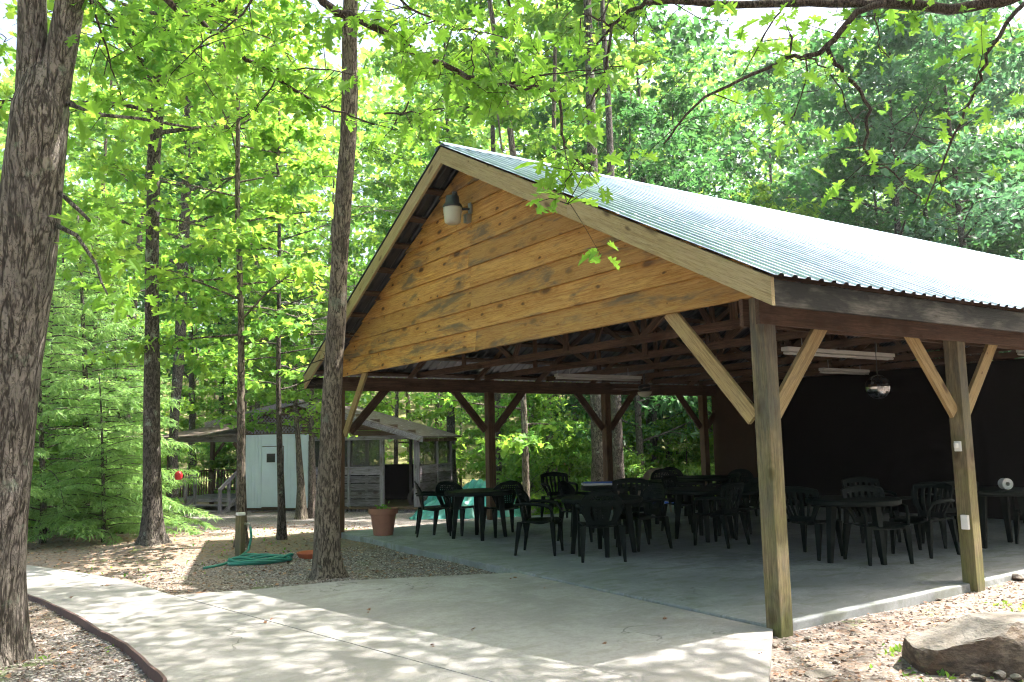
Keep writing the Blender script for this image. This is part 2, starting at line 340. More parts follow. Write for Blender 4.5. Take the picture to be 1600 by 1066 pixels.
def plain(name,col,rough=.5,metal=0,spec=.5,var=.25,sc_=6,bump=0,**kw):
    t=NT(name); n=t.noise(t.obj(),sc_,4,.6); c=t.mix(t.ramp(n,[(.35,var),(.65,0)]),col,tuple(q*.45 for q in col))
    return t.done(t.pbr(c,rough,metal,spec=spec,bump=t.bump(n,bump,1) if bump else None,**kw))
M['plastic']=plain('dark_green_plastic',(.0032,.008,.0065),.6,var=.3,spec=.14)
M['plastic_tan']=plain('tan_plastic',(.30,.22,.17),.5)
M['terracotta']=plain('terracotta_plastic',(.34,.15,.10),.6,var=.3)
M['red_clay']=plain('red_clay_saucer',(.42,.11,.05),.6)
M['hose']=plain('green_hose',(.02,.20,.15),.4,var=.2)
M['white']=plain('white_enamel',(.72,.72,.70),.4,var=.15)
M['tube']=plain('grey_tube_housing',(.42,.42,.40),.5,var=.2)  # mid grey, faintly mottled, on housings and tubes alike
M['frost']=plain('frosted_lens',(.46,.44,.36),.3,var=.12,sc_=3)
M['dark_metal']=plain('dark_grey_metal',(.045,.05,.055),.45,.3)
M['galv']=plain('galvanised_bracket',(.34,.35,.36),.45,.8)
M['rubber']=plain('tyre_rubber',(.11,.085,.09),.75,var=.4)
M['tarp']=plain('teal_tarpaulin',(.035,.25,.22),.38,var=.5,sc_=3)
M['shed_white']=plain('white_metal_panel',(.70,.78,.86),.5,var=.15,sc_=2)
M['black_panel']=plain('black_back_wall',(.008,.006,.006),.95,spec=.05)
M['brown_panel']=plain('brown_plywood_panel',(.055,.032,.02),.9,spec=.1)
M['blue']=plain('blue_plastic',(.02,.10,.55),.4)
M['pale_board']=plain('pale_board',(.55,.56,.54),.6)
M['red']=plain('red_plastic',(.5,.02,.03),.35)
M['edging']=plain('brown_path_edging',(.12,.07,.065),.75,var=.4,sc_=20,bump=.003)
M['glass_dark']=plain('car_glass',(.02,.025,.03),.1)
M['dry_leaf']=plain('dry_brown_leaf',(.27,.13,.07),.7,var=.5,sc_=30)
t=NT('mirror_tiles'); e=t.vor(t.obj(),34,'DISTANCE_TO_EDGE',rnd=.25); M['mirror']=t.done(t.pbr(t.mix(t.ramp(e,[(.02,1),(.05,0)]),(.35,.36,.38),(.01,.01,.01)),.09,1.0,bump=t.bump(t.vor(t.obj(),34,'F1','Color',.25),.002,.4)))
t=NT('roof_metal'); p=t.pos(); n=t.noise(p,2,5,.6); st=t.noise(t.mp(p,(7,.6,.6)),1.3,5,.6)
c=t.mix(t.ramp(st,[(.35,0),(.7,1)]),(.20,.26,.37),(.36,.43,.54)); c=t.mix(t.ramp(n,[(.62,0),(.75,.35)]),c,(.45,.40,.30))
M['roof']=t.done(t.pbr(c,t.math('MULTIPLY_ADD',n,.25,.26),.93,bump=t.bump(n,.004,.5)))
t=NT('shaded_roof_underside'); M['roof_under']=t.done(t.pbr(t.mix(t.noise(t.pos(),5,4),(.05,.055,.065),(.10,.105,.12)),.38,.7))  # roof metal darkened: underside shade is put into the colour
t=NT('insect_screen'); p=t.pos(); tr=t.n('ShaderNodeBsdfTransparent'); df=t.pbr((.10,.09,.085),.6); m=t.n('ShaderNodeMixShader')
t.l(t.ramp(t.noise(t.mp(p,(2,2,.7)),1.5,4),[(.3,.35),(.7,.72)]),m.inputs[0]); t.l(tr.outputs[0],m.inputs[1]); t.l(df,m.inputs[2]); M['screen']=t.done(m.outputs[0])
t=NT('shingle_roof'); p=t.pos(); n=t.noise(p,5,5,.7); M['shingle']=t.done(t.pbr(t.ramp(n,[(.35,(.04,.028,.02)),(.5,(.085,.06,.048)),(.60,(.11,.09,.085)),(.70,(.27,.28,.34))]),.7,bump=t.bump(n,.02,1)))
t=NT('boulder_stone'); o=t.obj(); n=t.noise(o,3.5,8,.65,.4); n2=t.noise(t.mp(o,(1,1,2.5)),9,6,.7); zz=t.sep(t.n('ShaderNodeNewGeometry').outputs['Normal'])[2]
c=t.mix(t.ramp(n,[(.35,0),(.65,1)]),(.10,.062,.04),(.23,.18,.135)); c=t.mix(t.ramp(n2,[(.42,0),(.6,.8)]),c,(.055,.042,.034)); c=t.mix(t.math('MULTIPLY',t.ramp(zz,[(.45,0),(.75,.8)]),t.ramp(n,[(.3,1),(.7,.4)])),c,(.28,.265,.24))
M['rock']=t.done(t.pbr(c,.85,bump=t.bump(t.math('ADD',n,t.math('MULTIPLY',n2,.5)),.05,1),spec=.25))

# ------------------------------------------------------------------ ground, slab, patio
def axis(a,b,c,d,fine,coarse): 
    return np.unique(np.concatenate([-np.geomspace(-a,-b,coarse) if a<0 else [], np.linspace(b,c,fine), np.geomspace(c,d,coarse)]).round(4))
us=np.concatenate([-np.geomspace(300,14,24),np.linspace(-13.5,14,150),np.geomspace(15,300,24)]); ds=np.concatenate([-np.geomspace(120,3,14),np.linspace(-2.5,30,180),np.geomspace(31,350,40)])
U,D=np.meshgrid(us,ds,indexing='ij'); GX=CAM[0]+RH[0]*U+FH[0]*D; GY=CAM[1]+RH[1]*U+FH[1]*D; GZ=gz(GX,GY)
a,b=U.shape; ii,jj=np.meshgrid(np.arange(a-1),np.arange(b-1),indexing='ij'); q=(ii*b+jj).ravel()
g=fast('ground',np.stack([GX,GY,GZ],-1).reshape(-1,3),np.stack([q,q+b,q+b+1,q+1],-1),np.zeros(len(q)),M['ground'],smooth=True); tag(g,kind='structure')

XE=18.0; W=8.98
MB().box((0,0,-.35),(XE,W,0)).build('concrete_slab',M['slab'],bevel=.012,kind='structure')
def poly_slab(name,pts,z0,z1,mat,**k):
    n=len(pts); vs=[(x,y,z0) for x,y in pts]+[(x,y,z1) for x,y in pts]
    fs=[tuple(range(n))[::-1],tuple(range(n,2*n))]+[(i,(i+1)%n,n+(i+1)%n,n+i) for i in range(n)]
    return MB().add(vs,fs).build(name,mat,**k)
# the patio is two pours with a joint between
pz=-.022
P=lambda px,py:tuple(atz(px,py,pz)[:2])
j0=P(272,930); j1=P(430,968); jx=(j0[0]+(j1[0]-j0[0])*4.2, j0[1]+(j1[1]-j0[1])*4.2)
low=[P(33,925),P(75,942),P(120,962),P(165,990),P(200,1008),P(232,1036),P(262,1063)]
ext=(low[-1][0]-.25,low[-1][1]-.9); ext2=(ext[0]-.2,ext[1]-2.2)
far1=P(-60,905); far2=P(-60,868)
jq=P(390,962); tt_=((j0[1]-.78*j0[0])/((.78*(jq[0]-j0[0]))-(jq[1]-j0[1]))); JX=(j0[0]+(jq[0]-j0[0])*tt_, j0[1]+(jq[1]-j0[1])*tt_)
poly_slab('patio',[(-.012,0),(JX[0]+.002,JX[1]),(j0[0]+.002,j0[1]),P(400,921),P(545,907),P(745,897.5),(-.012,3.6)],-.25,pz,M['patio'],bevel=.002,kind='structure')
poly_slab('path',[(j0[0]-.002,j0[1]),(JX[0]-.002,JX[1]),(-4.0,-3.2),(-6.6,-5.2),ext2,ext]+low[::-1]+[far1,(far1[0]-6,far1[1]+3),(far2[0]-6,far2[1]+4),far2,P(33,881),P(105,891),P(190,905)],-.25,pz-.003,M['patio'],bevel=.002,kind='structure')
# brown edging strip on the path's near edge
eb=MB(); ep=[far1]+low+[ext,ext2]; ep=[(x,y) for x,y in ep]
fine=[]
for (x0,y0),(x1,y1) in zip(ep[:-1],ep[1:]):
    for k in range(6): f=k/6; fine.append((x0+(x1-x0)*f,y0+(y1-y0)*f))
fine.append(ep[-1]); vs=[];fs=[]
for i,(x,y) in enumerate(fine):
    x0,y0=fine[max(i-1,0)]; x1,y1=fine[min(i+1,len(fine)-1)]; dx,dy=x1-x0,y1-y0; L=math.hypot(dx,dy); nx,ny=dy/L,-dx/L
    if nx*(-1)+ny*(-1)<0: nx,ny=-nx,-ny
    w=.022; o_=.004+.003*math.sin(i*.9); zt=-.006+.003*math.sin(i*1.3)
    vs+=[(x+nx*o_,y+ny*o_,-.2),(x+nx*(o_+w),y+ny*(o_+w),-.2),(x+nx*(o_+w),y+ny*(o_+w),zt),(x+nx*o_,y+ny*o_,zt)]
for i in range(len(fine)-1):
    for k in range(4): k2=(k+1)%4; fs.append((i*4+k,i*4+k2,(i+1)*4+k2,(i+1)*4+k))
eb.add(vs,fs).build('path_edging',M['edging'],label='dark brown edging strip curving along the near side of the concrete path',cat='edging')

# ------------------------------------------------------------------ pavilion
pav=thing('pavilion','open timber pavilion with golden plank gable and corrugated metal roof','pavilion')
OF,OS,ZE,ZR=.40,.52,2.658,5.226; YM=W/2; slope=(ZR-ZE)/(YM+OS)
zroof=lambda y: ZR-abs(y-YM)*slope
def post(x,y,z0=-.15,z1=2.62,dims=.145,mat='post',rot=0):
    m=MB(); m.beam((x,y,z0),(x,y,z1),dims,dims,(math.cos(rot),math.sin(rot),0)); return m.build('post',M[mat],pav,bevel=.006)
def brace(a,b,up_=(0,0,1),mat='brace',w=.04,h=.14):
    m=MB(); m.beam(a,b,w,h,up_); return m.build('knee_brace',M[mat],pav,bevel=.003)
S=2.9014; posts=[.06,S+.08,2*S+.05,3*S+.02,4*S,5*S,6*S]
for i,x in enumerate(posts):
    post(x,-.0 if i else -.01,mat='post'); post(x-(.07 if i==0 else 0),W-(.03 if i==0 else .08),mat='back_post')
    for y,sg in ((-.0,1),(W-.08,-1)):
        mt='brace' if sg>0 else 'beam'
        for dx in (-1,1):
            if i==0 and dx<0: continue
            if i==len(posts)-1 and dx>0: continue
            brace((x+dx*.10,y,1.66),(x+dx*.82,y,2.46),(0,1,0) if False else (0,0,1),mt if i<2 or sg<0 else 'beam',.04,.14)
brace((.03,.10,1.62),(.03,1.02,2.63)); brace((.03,W-.18,1.62),(.03,W-1.05,2.63))
# eave beams
MB().box((-.06,-.085,2.375),(XE,-.045,2.60)).build('eave_beam',M['beam'],pav); MB().box((-.06,.083,2.375),(XE,.12,2.60)).build('eave_beam',M['beam'],pav)
MB().box((-.06,W-.17,2.375),(XE,W-.155,2.60)).build('eave_beam',M['beam'],pav); MB().box((-.06,W-.0,2.375),(XE,W+.04,2.60)).build('eave_beam',M['beam'],pav)
# gable siding: lapped boards, the ends following the roof
sb=MB(); hz=.272; z=2.60; k=0; ytop=lambda z:(YM-(ZR-.05-z)/slope, YM+(ZR-.05-z)/slope)
jt=[YM-.12,None,YM-.02,YM-.02,YM+.02,None,YM+.3,None,None,None]
while z<ZR-.12:
    z1=min(z+hz+.012,ZR-.07)
    ya0,yb0=max(-.03,ytop(z)[0]),min(W+.03,ytop(z)[1]); ya1,yb1=max(-.03,ytop(z1)[0]),min(W+.03,ytop(z1)[1])
    segs=[(ya0,yb0,ya1,yb1)]; j=jt[k] if k<len(jt) else None
    if j: segs=[(ya0,j-.002,ya1,j-.002),(j+.002,yb0,j+.002,yb1)]
    for (p0,p1,q0,q1) in segs:
        xo,xi=-.056+random.uniform(-.003,.003),-.014; dz=random.uniform(-.004,.004)
        c=[(xo,p0,z+dz),(xi+.02,p0,z+dz),(xi+.02,p1,z+dz),(xo,p1,z+dz),(xi-.008,q0,z1),(xi+.02,q0,z1),(xi+.02,q1,z1),(xi-.008,q1,z1)]
        o=[random.uniform(0,30),random.uniform(0,30)]; sb.hexa(c,[(q[1]+o[0],q[2]+o[1],q[0]) for q in c])
    z+=hz; k+=1
sb.build('gable_siding',M['siding'],pav)
# rake boards (front fascia), jointed once on each slope
def rake(ya,yb,x0=-.445,x1=-.405,mat='fascia'):
    dz=.215; za,zb=zroof(ya)-.012,zroof(yb)-.012; L=math.hypot(yb-ya,zb-za); o=random.uniform(0,30)
    c=[(x0,ya,za-dz),(x1,ya,za-dz),(x1,yb,zb-dz),(x0,yb,zb-dz),(x0,ya,za),(x1,ya,za),(x1,yb,zb),(x0,yb,zb)]
    g=[(o+(0 if q[1]==ya else L),q[2]-(za if q[1]==ya else zb),q[0]+o) for q in c]
    return MB().hexa(c,g).build('rake_board',M[mat],pav,bevel=.003)
rake(-OS,1.9); rake(1.905,YM-.001); rake(YM+.001,6.6); rake(6.605,W+OS)
for y in (-OS,W+OS):
    s=1 if y<0 else -1; y0,y1=sorted((y+s*.005,y+s*.043))
    MB().box((-.40,y0,2.435),(XE,y1,2.632)).build('eave_fascia',M['black_board'],pav,bevel=.003)
# corrugated roof, one sheet field for each slope
def roofside(sg):
    pit=.1572; xs=[];hs=[]; x=-.455; 
    while x<XE+.05:
        for dx,h in ((0,0),(.28,0),(.38,.018),(.50,.020),(.62,.018),(.72,0)): xs.append(x+dx*pit);hs.append(h)
        x+=pit
    n=len(xs); ya=(-OS-.045) if sg<0 else (W+OS+.045); nrm=Vector((0,sg*slope,1)).normalized()
    rows=[]; 
    for f in (0,.34,.341,.68,.681,1):
        y=ya+(YM-ya)*f; zz=zroof(y)+.02+(.004 if f in (.341,.34) and f==.341 else 0); rows.append((y,zz))
    vs=[];fs=[]
    for L in (0,-.004):
        for y,zz in rows:
            for a_,h in zip(xs,hs):
                q=Vector((a_,y,zz))+nrm*(h+L); vs.append(tuple(q))
    m=len(rows); o=n*m
    for i in range(m-1):
        for k in range(n-1):
            a_=i*n+k; fs.append((a_,a_+1,a_+n+1,a_+n)); fs.append((a_+o+n,a_+n+1+o,a_+1+o,a_+o))
    for k in range(n-1): fs.append((k,k+o,k+1+o,k+1))
    for i in range(m-1): fs.append((i*n,(i+1)*n,(i+1)*n+o,i*n+o))
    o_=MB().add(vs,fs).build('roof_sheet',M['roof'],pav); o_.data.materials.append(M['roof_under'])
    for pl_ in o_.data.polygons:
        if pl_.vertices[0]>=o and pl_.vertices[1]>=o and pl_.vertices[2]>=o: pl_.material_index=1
    return o_
r1=roofside(-1); r2=roofside(1)
rc=MB(); 
c=[(-.46,YM-.13,zroof(YM-.13)+.045),(XE,YM-.13,zroof(YM-.13)+.045),(XE,YM,ZR+.062),(-.46,YM,ZR+.062),(-.46,YM+.13,zroof(YM+.13)+.045),(XE,YM+.13,zroof(YM+.13)+.045)]
rc.add(c+[(x,y,z-.006) for x,y,z in c],[(0,1,2,3),(3,2,5,4),(6,9,8,7),(9,10,11,8),(0,3,9,6),(3,4,10,9),(0,6,7,1),(4,5,11,10)]).build('ridge_cap',M['roof'],pav)
# purlins; the dark sheet between them is roof metal coloured as shaded
for sg in (-1,1):
    y=.0; i=0
    for i in range(10):
        yy=-.35+i*.52 if sg<0 else W+.35-i*.52
        if abs(yy-YM)<.12: continue
        zz=zroof(yy)-.032; MB().beam((-.39,yy,zz),(XE,yy,zz),.088,.038,(0,sg*slope,1)).build('purlin',M['beam'],pav)
# trusses
def truss(x):
    t_=MB(); th=.038
    t_.beam((x,-.02,2.67),(x,W+.02,2.67),th,.10)
    for sg in (-1,1):
        ye=-.45 if sg<0 else W+.45
        t_.beam((x,ye,zroof(ye)-.115),(x,YM,ZR-.115),th,.10)
        for f0,f1 in ((.55,.62),(.28,.62),(.28,.0)):
            pass
        yq=YM-sg*0
        y1=YM+sg*2.9; y2=YM+sg*1.5; 
        t_.beam((x+.04,y1,2.67),(x+.04,y1,zroof(y1)-.12),th,.085,(0,1,0))
        t_.beam((x+.04,y2-sg*.1,2.67),(x+.04,y1,zroof(y1)-.12),th,.085)
        t_.beam((x+.04,y2-sg*.1,2.67),(x+.04,YM,ZR-.2),th,.085)
    t_.beam((x-.04,YM,2.67),(x-.04,YM,ZR-.16),th,.085,(0,1,0))
    return t_.build('roof_truss',M['beam'],pav)
truss(.06)
for k in range(1,13): truss(.06+k*1.45)
# back wall of the sheltered part
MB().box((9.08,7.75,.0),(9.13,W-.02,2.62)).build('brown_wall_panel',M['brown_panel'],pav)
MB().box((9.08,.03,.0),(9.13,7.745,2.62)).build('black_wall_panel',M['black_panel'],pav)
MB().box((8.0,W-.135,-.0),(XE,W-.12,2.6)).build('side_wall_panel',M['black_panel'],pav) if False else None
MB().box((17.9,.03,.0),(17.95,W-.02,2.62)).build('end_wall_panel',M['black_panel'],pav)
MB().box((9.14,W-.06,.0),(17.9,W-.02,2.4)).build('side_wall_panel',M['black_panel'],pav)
# outlet boxes on the second post
ob=MB(); px_=S+.08; ob.box((px_-.11,-.05,.52),(px_-.073,.02,.66)); ob.build('outlet_box',M['white'],pav,bevel=.004)
ob=MB(); ob.box((px_-.1,-.035,1.28),(px_-.073,.03,1.38)); ob.lathe([(.0,0),(.022,.005),(.022,.05),(0,.055)],10,(px_-.115,.0,1.31)); ob.build('switch_box',M['white'],pav,bevel=.004)

# things hanging under the roof
def tube_light(p0,p1,label):
    t_=thing('fluorescent_light',label,'ceiling light',((p0[0]+p1[0])/2,(p0[1]+p1[1])/2,p0[2]),0,'fluorescent lights under the pavilion roof')
    h=(Vector(p1)-Vector(p0))/2; 
    MB().beam(tuple(-h),tuple(h),.11,.05).build('housing',M['tube'],t_,bevel=.006)
    for s in (-1,1):
        o=Vector((-h.y,h.x,0)).normalized()*.035*s; MB().tube([tuple(-h*.97+o+Vector((0,0,-.045))),tuple(h*.97+o+Vector((0,0,-.045)))],.017,8).build('lamp_tube',M['tube'],t_,smooth=True)
    m=MB()
    for s in (-.7,.7): q=h*s; m.tube([(q.x,q.y,.02),(q.x,q.y,.16)],.004,5)
    m.build('hanger',M['galv'],t_)
tube_light((2.83,1.95,2.5),(5.04,1.95,2.5),'long white fluorescent fixture just right of the corner post, nearest of the roof lights')
tube_light((6.35,4.0,2.52),(7.6,4.0,2.52),'white fluorescent fixture deeper under the roof behind the mirrored ball')
tube_light((2.75,6.45,2.52),(4.6,6.45,2.52),'white fluorescent fixture in the left half of the roof near the ceiling fan')
tube_light((6.3,.9,2.52),(7.6,.9,2.52),'short white fluorescent fixture seen right of the second post')
db=thing('mirror_ball','mirrored disco ball hanging from the roof timbers','mirror ball',(4.3,1.706,2.05))
m=MB(); n=24
for i in range(16):
    pass
m.lathe([(max(.155*math.sin(math.pi*i/16),.001),-.155*math.cos(math.pi*i/16)) for i in range(17)],26); m.build('ball',M['mirror'],db)
MB().tube([(0,0,.15),(0,0,.58)],.005,6).build('hanging_rod',M['dark_metal'],db)
fn=thing('ceiling_fan','ceiling fan with white dome lamp hanging under the back of the roof','ceiling fan',(5.8,7.65,2.42))
MB().tube([(0,0,.06),(0,0,.28)],.018,8).build('down_rod',M['dark_metal'],fn)
MB().lathe([(.06,-.06),(.12,-.03),(.12,.05),(.05,.08)],20).build('motor_housing',M['dark_metal'],fn,smooth=True)
MB().lathe([(.001,-.17),(.08,-.155),(.13,-.11),(.14,-.065)],20).build('dome_lamp',M['frost'],fn,smooth=True)
for k in range(5):
    a_=k*2*math.pi/5+.3; d_=Vector((math.cos(a_),math.sin(a_),0)); MB().beam(tuple(d_*.14),tuple(d_*.64),.12,.008,(.1*math.sin(a_),-.1*math.cos(a_),1)).build('blade',M['beam'],fn)
# security light on the gable
sl=thing('security_light','barrel shaped outdoor light with dark cap and frosted bowl high on the plank gable','wall light',(-.30,4.52,4.40)); sl.scale=(.88,.88,.88); sl.location.x=-.265
MB().lathe([(.075,-.19),(.115,-.165),(.122,-.10),(.135,.02),(.138,.05),(.128,.055)],28).build('lens',M['frost'],sl,smooth=True)
MB().lathe([(.142,.05),(.146,.07),(.13,.10),(.105,.125),(.10,.20),(.095,.225),(.03,.235)],28).build('cap',M['dark_metal'],sl,smooth=True)
m=MB(); m.lathe([(.035,.22),(.04,.26),(.036,.29),(.01,.295)],14,(.03,-.02,0)); m.build('photocell',M['dark_metal'],sl,smooth=True)
MB().tube([(.08,0,.06),(.16,-.03,.05),(.25,-.08,.05)],.02,10).build('arm',M['dark_metal'],sl,smooth=True)
MB().box((.235,-.13,-.03),(.262,-.04,.14)).build('mounting_plate',M['galv'],sl,bevel=.003)
MB().box((.17,-.12,-.16),(.25,-.02,-.03)).build('ballast_box',M['galv'],sl,bevel=.004)

# ------------------------------------------------------------------ chairs and tables
def make_chair(kind):
    t_=thing('plastic_chair','x','chair'); mat=M['plastic']
    # local: sitter faces +y
    ni,nj=14,14; Pn=[]; mask=np.ones((ni,nj),bool)
    for i in range(ni+1):
        row=[]; u=i/ni*2-1
        for j in range(nj+1):
            v=j/nj; hw=.235+.035*v; row.append((u*hw,-.2+.44*v,.415+.02*u*u+.012*v-.035*math.exp(-((v-.45)/.3)**2)*(1-u*u)-.03*max(0,v-.88)/.12))
        Pn.append(row)
    for i in range(4,10,2):
        for j in range(3,11,2): mask[i,j]=False
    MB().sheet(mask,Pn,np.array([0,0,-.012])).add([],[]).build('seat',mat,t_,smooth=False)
    m=MB(); 
    ni,nj=(26,26); Pn=[]; mask=np.ones((ni,nj),bool); z0,z1=.43,.845
    for i in range(ni+1):
        row=[]; u=i/ni*2-1
        for j in range(nj+1):
            v=j/nj
            if kind=='round': hw=.17+.085*smooth(0,.55,v); k_=max(0,(v-.5)/.5); hw=float(hw)*math.sqrt(max(0,1-k_**2.2))+.004
            else: hw=(.16+.10*float(smooth(0,.6,v))); 
            z_=z0+(z1-z0)*v-(.035*u*u*float(smooth(.6,1,v)) if kind!='round' else 0)
            row.append((u*hw,-.205-.11*v+.055*u*u*(hw/.25)**2,z_))
        Pn.append(row)
    for i in range(ni):
        for j in range(nj):
            u=abs(i+.5-ni/2)/(ni/2); v=(j+.5)/nj
            if kind=='round':
                if u<.72 and (.62<v<.88) and i%2 and j%2: mask[i,j]=False
                if u<.34 and .16<v<.58 and i%2 and j%2: mask[i,j]=False
                if .42<u<.74 and .12<v<.52 and (i in (5,6,19,20)): mask[i,j]=False
            else:
                if .14<v<.84 and u<.86 and i%4 in (1,2): mask[i,j]=False
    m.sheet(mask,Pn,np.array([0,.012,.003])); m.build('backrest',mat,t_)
    # rim of the back
    rim=[Pn[0][j] for j in range(nj+1)]+([Pn[i][nj] for i in range(1,ni)] if kind!='round' else [])+[Pn[ni][j] for j in range(nj,-1,-1)]
    MB().tube([(x,y+.006,z) for x,y,z in rim],.013,6).build('back_rim',mat,t_,smooth=True)
    for s in (-1,1):
        MB().tube([(s*.24,-.29,.64),(s*.27,-.16,.655),(s*.285,.05,.65),(s*.275,.17,.63),(s*.262,.215,.56),(s*.255,.225,.43)],[.014,.02,.024,.024,.018,.016],8).build('armrest',mat,t_,smooth=True)
        for fr in (1,-1):
            top=(s*.235,.215*fr-.005,.425); bot=(s*(.255),.235*fr-(.05 if fr<0 else 0),0)
            mm=MB(); 
            vs=[]
            for (q,w) in ((top,.038),(bot,.017)):
                for a_,b_ in ((-1,-1),(1,-1),(1,1),(-1,1)): vs.append((q[0]+a_*w,q[1]+b_*w*.8,q[2]))
            vs=vs[4:]+vs[:4]; mm.hexa(vs); mm.build('leg',mat,t_,bevel=.005)
    return t_
def make_table():
    t_=thing('plastic_table','x','table'); mat=M['plastic']; r=.53
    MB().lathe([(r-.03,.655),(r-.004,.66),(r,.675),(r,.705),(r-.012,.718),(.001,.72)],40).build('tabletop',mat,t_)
    for k in range(4):
        a_=math.pi/4+k*math.pi/2; ca,sa=math.cos(a_),math.sin(a_); vs=[]
        for rr,z,w in ((.40,0,.026),(.33,.665,.045)):
            for x_,y_ in ((-1,-1),(1,-1),(1,1),(-1,1)): vs.append(((rr+x_*w)*ca-y_*w*sa,(rr+x_*w)*sa+y_*w*ca,z))
        MB().hexa(vs).build('leg',mat,t_,bevel=.006)
    return t_
ch={'round':make_chair('round'),'slat':make_chair('slat')}; tb=make_table(); used=set()
def place(proto,key,x,y,z,rz,label,group):
    if key in used: o=dup(proto)
    else: used.add(key); o=proto
    o.location=(x,y,z); o.rotation_euler=(0,0,rz); o['label']=label; o['group']=group; return o
def chair(p,face,kind,label,mat=None):
    x,y=p[:2]; o=place(ch[kind],kind,x,y,0,R(face-90),label,'plastic chairs on the pavilion slab')
    if mat:
        for c_ in o.children:
            c_.data=c_.data.copy(); c_.data.materials[0]=mat
    return o
def table(p,label,rz=0):
    return place(tb,'t',p[0],p[1],0,R(rz),label,'round plastic tables on the pavilion slab')
Z=lambda px,py:atz(px,py,0)[:2]
def D_(px,d): return plan(px,d)
table(D_(744,12.9),'round dark green table nearest the terracotta pot',20)
table(D_(933,10.95),'round dark green table at front centre with several chairs pushed in',12)
table(D_(952,13.4),'round dark table between the front centre table and the middle back post',30)
table(D_(1088,12.2),'round dark table midway back, just left of the corner post',5)
table(D_(1045,14.5),'round dark table in the back row left of the brown wall panel',40)
table(D_(1094,15.6),'round dark table farthest back, beside the last left post',10)
table(D_(1318,9.9),'round dark table in deep shade just right of the corner post',35)
table(D_(1535,10.9),'round dark table holding a white roll, behind the second post',50)
chair(Z(679,836),-25,'round','leftmost chair, nearest the terracotta pot')
chair(Z(714,834),30,'round','round backed chair second from the left, beside the leftmost one')
chair(Z(787,836),80,'round','chair with its back to the viewer at the right of the table by the pot')
chair((1.03,4.57),-48,'round','chair pulled out alone, seen side on between the two front tables')
chair((1.29,3.65),56,'round','nearest chair, lattice back to the viewer at the front centre table')
chair(D_(868,15.4),-105,'slat','slatted chair standing farthest left of the back tables, in front of a pale trunk')
chair(D_(902,12.4),-60,'round','round backed chair at the far left side of the front centre table')
chair(D_(978,12.6),-130,'slat','slatted chair facing the viewer across the front centre table')
chair((2.33,4.05),172,'round','chair seen side on at the right of the front centre table')
chair(D_(1112,11.5),100,'slat','chair with its back to the viewer at the table left of the corner post')
chair(D_(1146,12.3),160,'round','chair at the right side of the table left of the corner post')
chair(D_(1060,13.3),-70,'slat','chair squeezed between the midway table and the back row table')
chair(D_(1013,16.4),-150,'round','tan plastic chair turned sideways near the middle back post',M['plastic_tan'])
chair(D_(1036,15.8),-110,'round','round backed chair at the far side of the back row table')
chair(D_(1052,16.9),-100,'round','round backed chair showing just above another in the back row')
chair(D_(1140,15.2),-160,'round','tall chair in front of the brown wall panel')
chair(D_(1118,13.9),150,'slat','chair between the brown wall panel and the midway table')
chair(D_(1352,9.75),-115,'slat','slatted chair standing in front of the table right of the corner post')
chair(D_(1422,10.25),175,'slat','chair pushed in at the right end of the table right of the corner post')
chair(D_(1252,10.3),5,'slat','chair half hidden behind the corner post')
chair(D_(1465,11.0),60,'slat','chair standing just left of the second post in deep shade')
chair(D_(1610,10.9),180,'slat','chair cut by the right edge of the photo beside the table with the roll')
chair(D_(1345,11.6),-120,'slat','chair in the dark behind the table right of the corner post')
rl=Vector((*D_(1555,10.75),.72)); m=MB(); m.lathe([(.028,-.05),(.07,-.05),(.07,.05),(.028,.05),(.028,-.05)],26,closed=True)
o=m.build('paper_roll',M['white'],smooth=False,label='white paper roll lying on its side on the table behind the second post',cat='paper roll'); o.location=rl+Vector((0,0,.07)); o.rotation_euler=(R(90),0,R(-33))
m=MB(); m.lathe([(.03,0),(.03,.01),(.008,.02),(.008,.16),(.001,.17)],10); o=m.build('candle',M['white'],label='thin pale candle standing on the table left of the second post',cat='candle'); o.location=(*D_(1498,10.8),.72)
m=MB(); m.box((-.28,-.17,0),(.28,.17,.035)); o=m.build('serving_tray',M['white'],bevel=.01,label='white and blue tray on the table in front of the middle back post',cat='tray'); p_=D_(930,13.55); o.location=(p_[0],p_[1],.722); o.rotation_euler=(0,0,R(-33))
MB().box((-.25,-.14,.037),(.25,.14,.05)).build('blue_liner',M['blue'],o)
o=MB().box((-.05,-.5,0),(.05,.5,.05)).build('floor_strip',M['pale_board'],label='pale strip lying on the slab at the foot of the dark back wall',cat='board'); o.location=(8.95,7.55,0.001)  # pale bar put in for a bright strip of floor
# plant pot
pt=thing('plant_pot','large terracotta coloured pot on the far left corner of the slab','plant pot',(*Z(599,836),0))
MB().lathe([(.001,.03),(.15,.0),(.155,.005),(.205,.33),(.212,.335),(.215,.34),(.235,.34),(.24,.42),(.228,.425),(.222,.42),(.21,.36),(.001,.355)],36).build('pot_body',M['terracotta'],pt,smooth=False)
MB().lathe([(.001,.37),(.214,.365)],24,closed=True).build('soil',M['edging'],pt)
leaves('seedling',np.array([(rs.normal(0,.05),rs.normal(0,.05),.40+rs.uniform(0,.1)) for _ in range(26)]),.07,'leaf',M['maple'],pt)

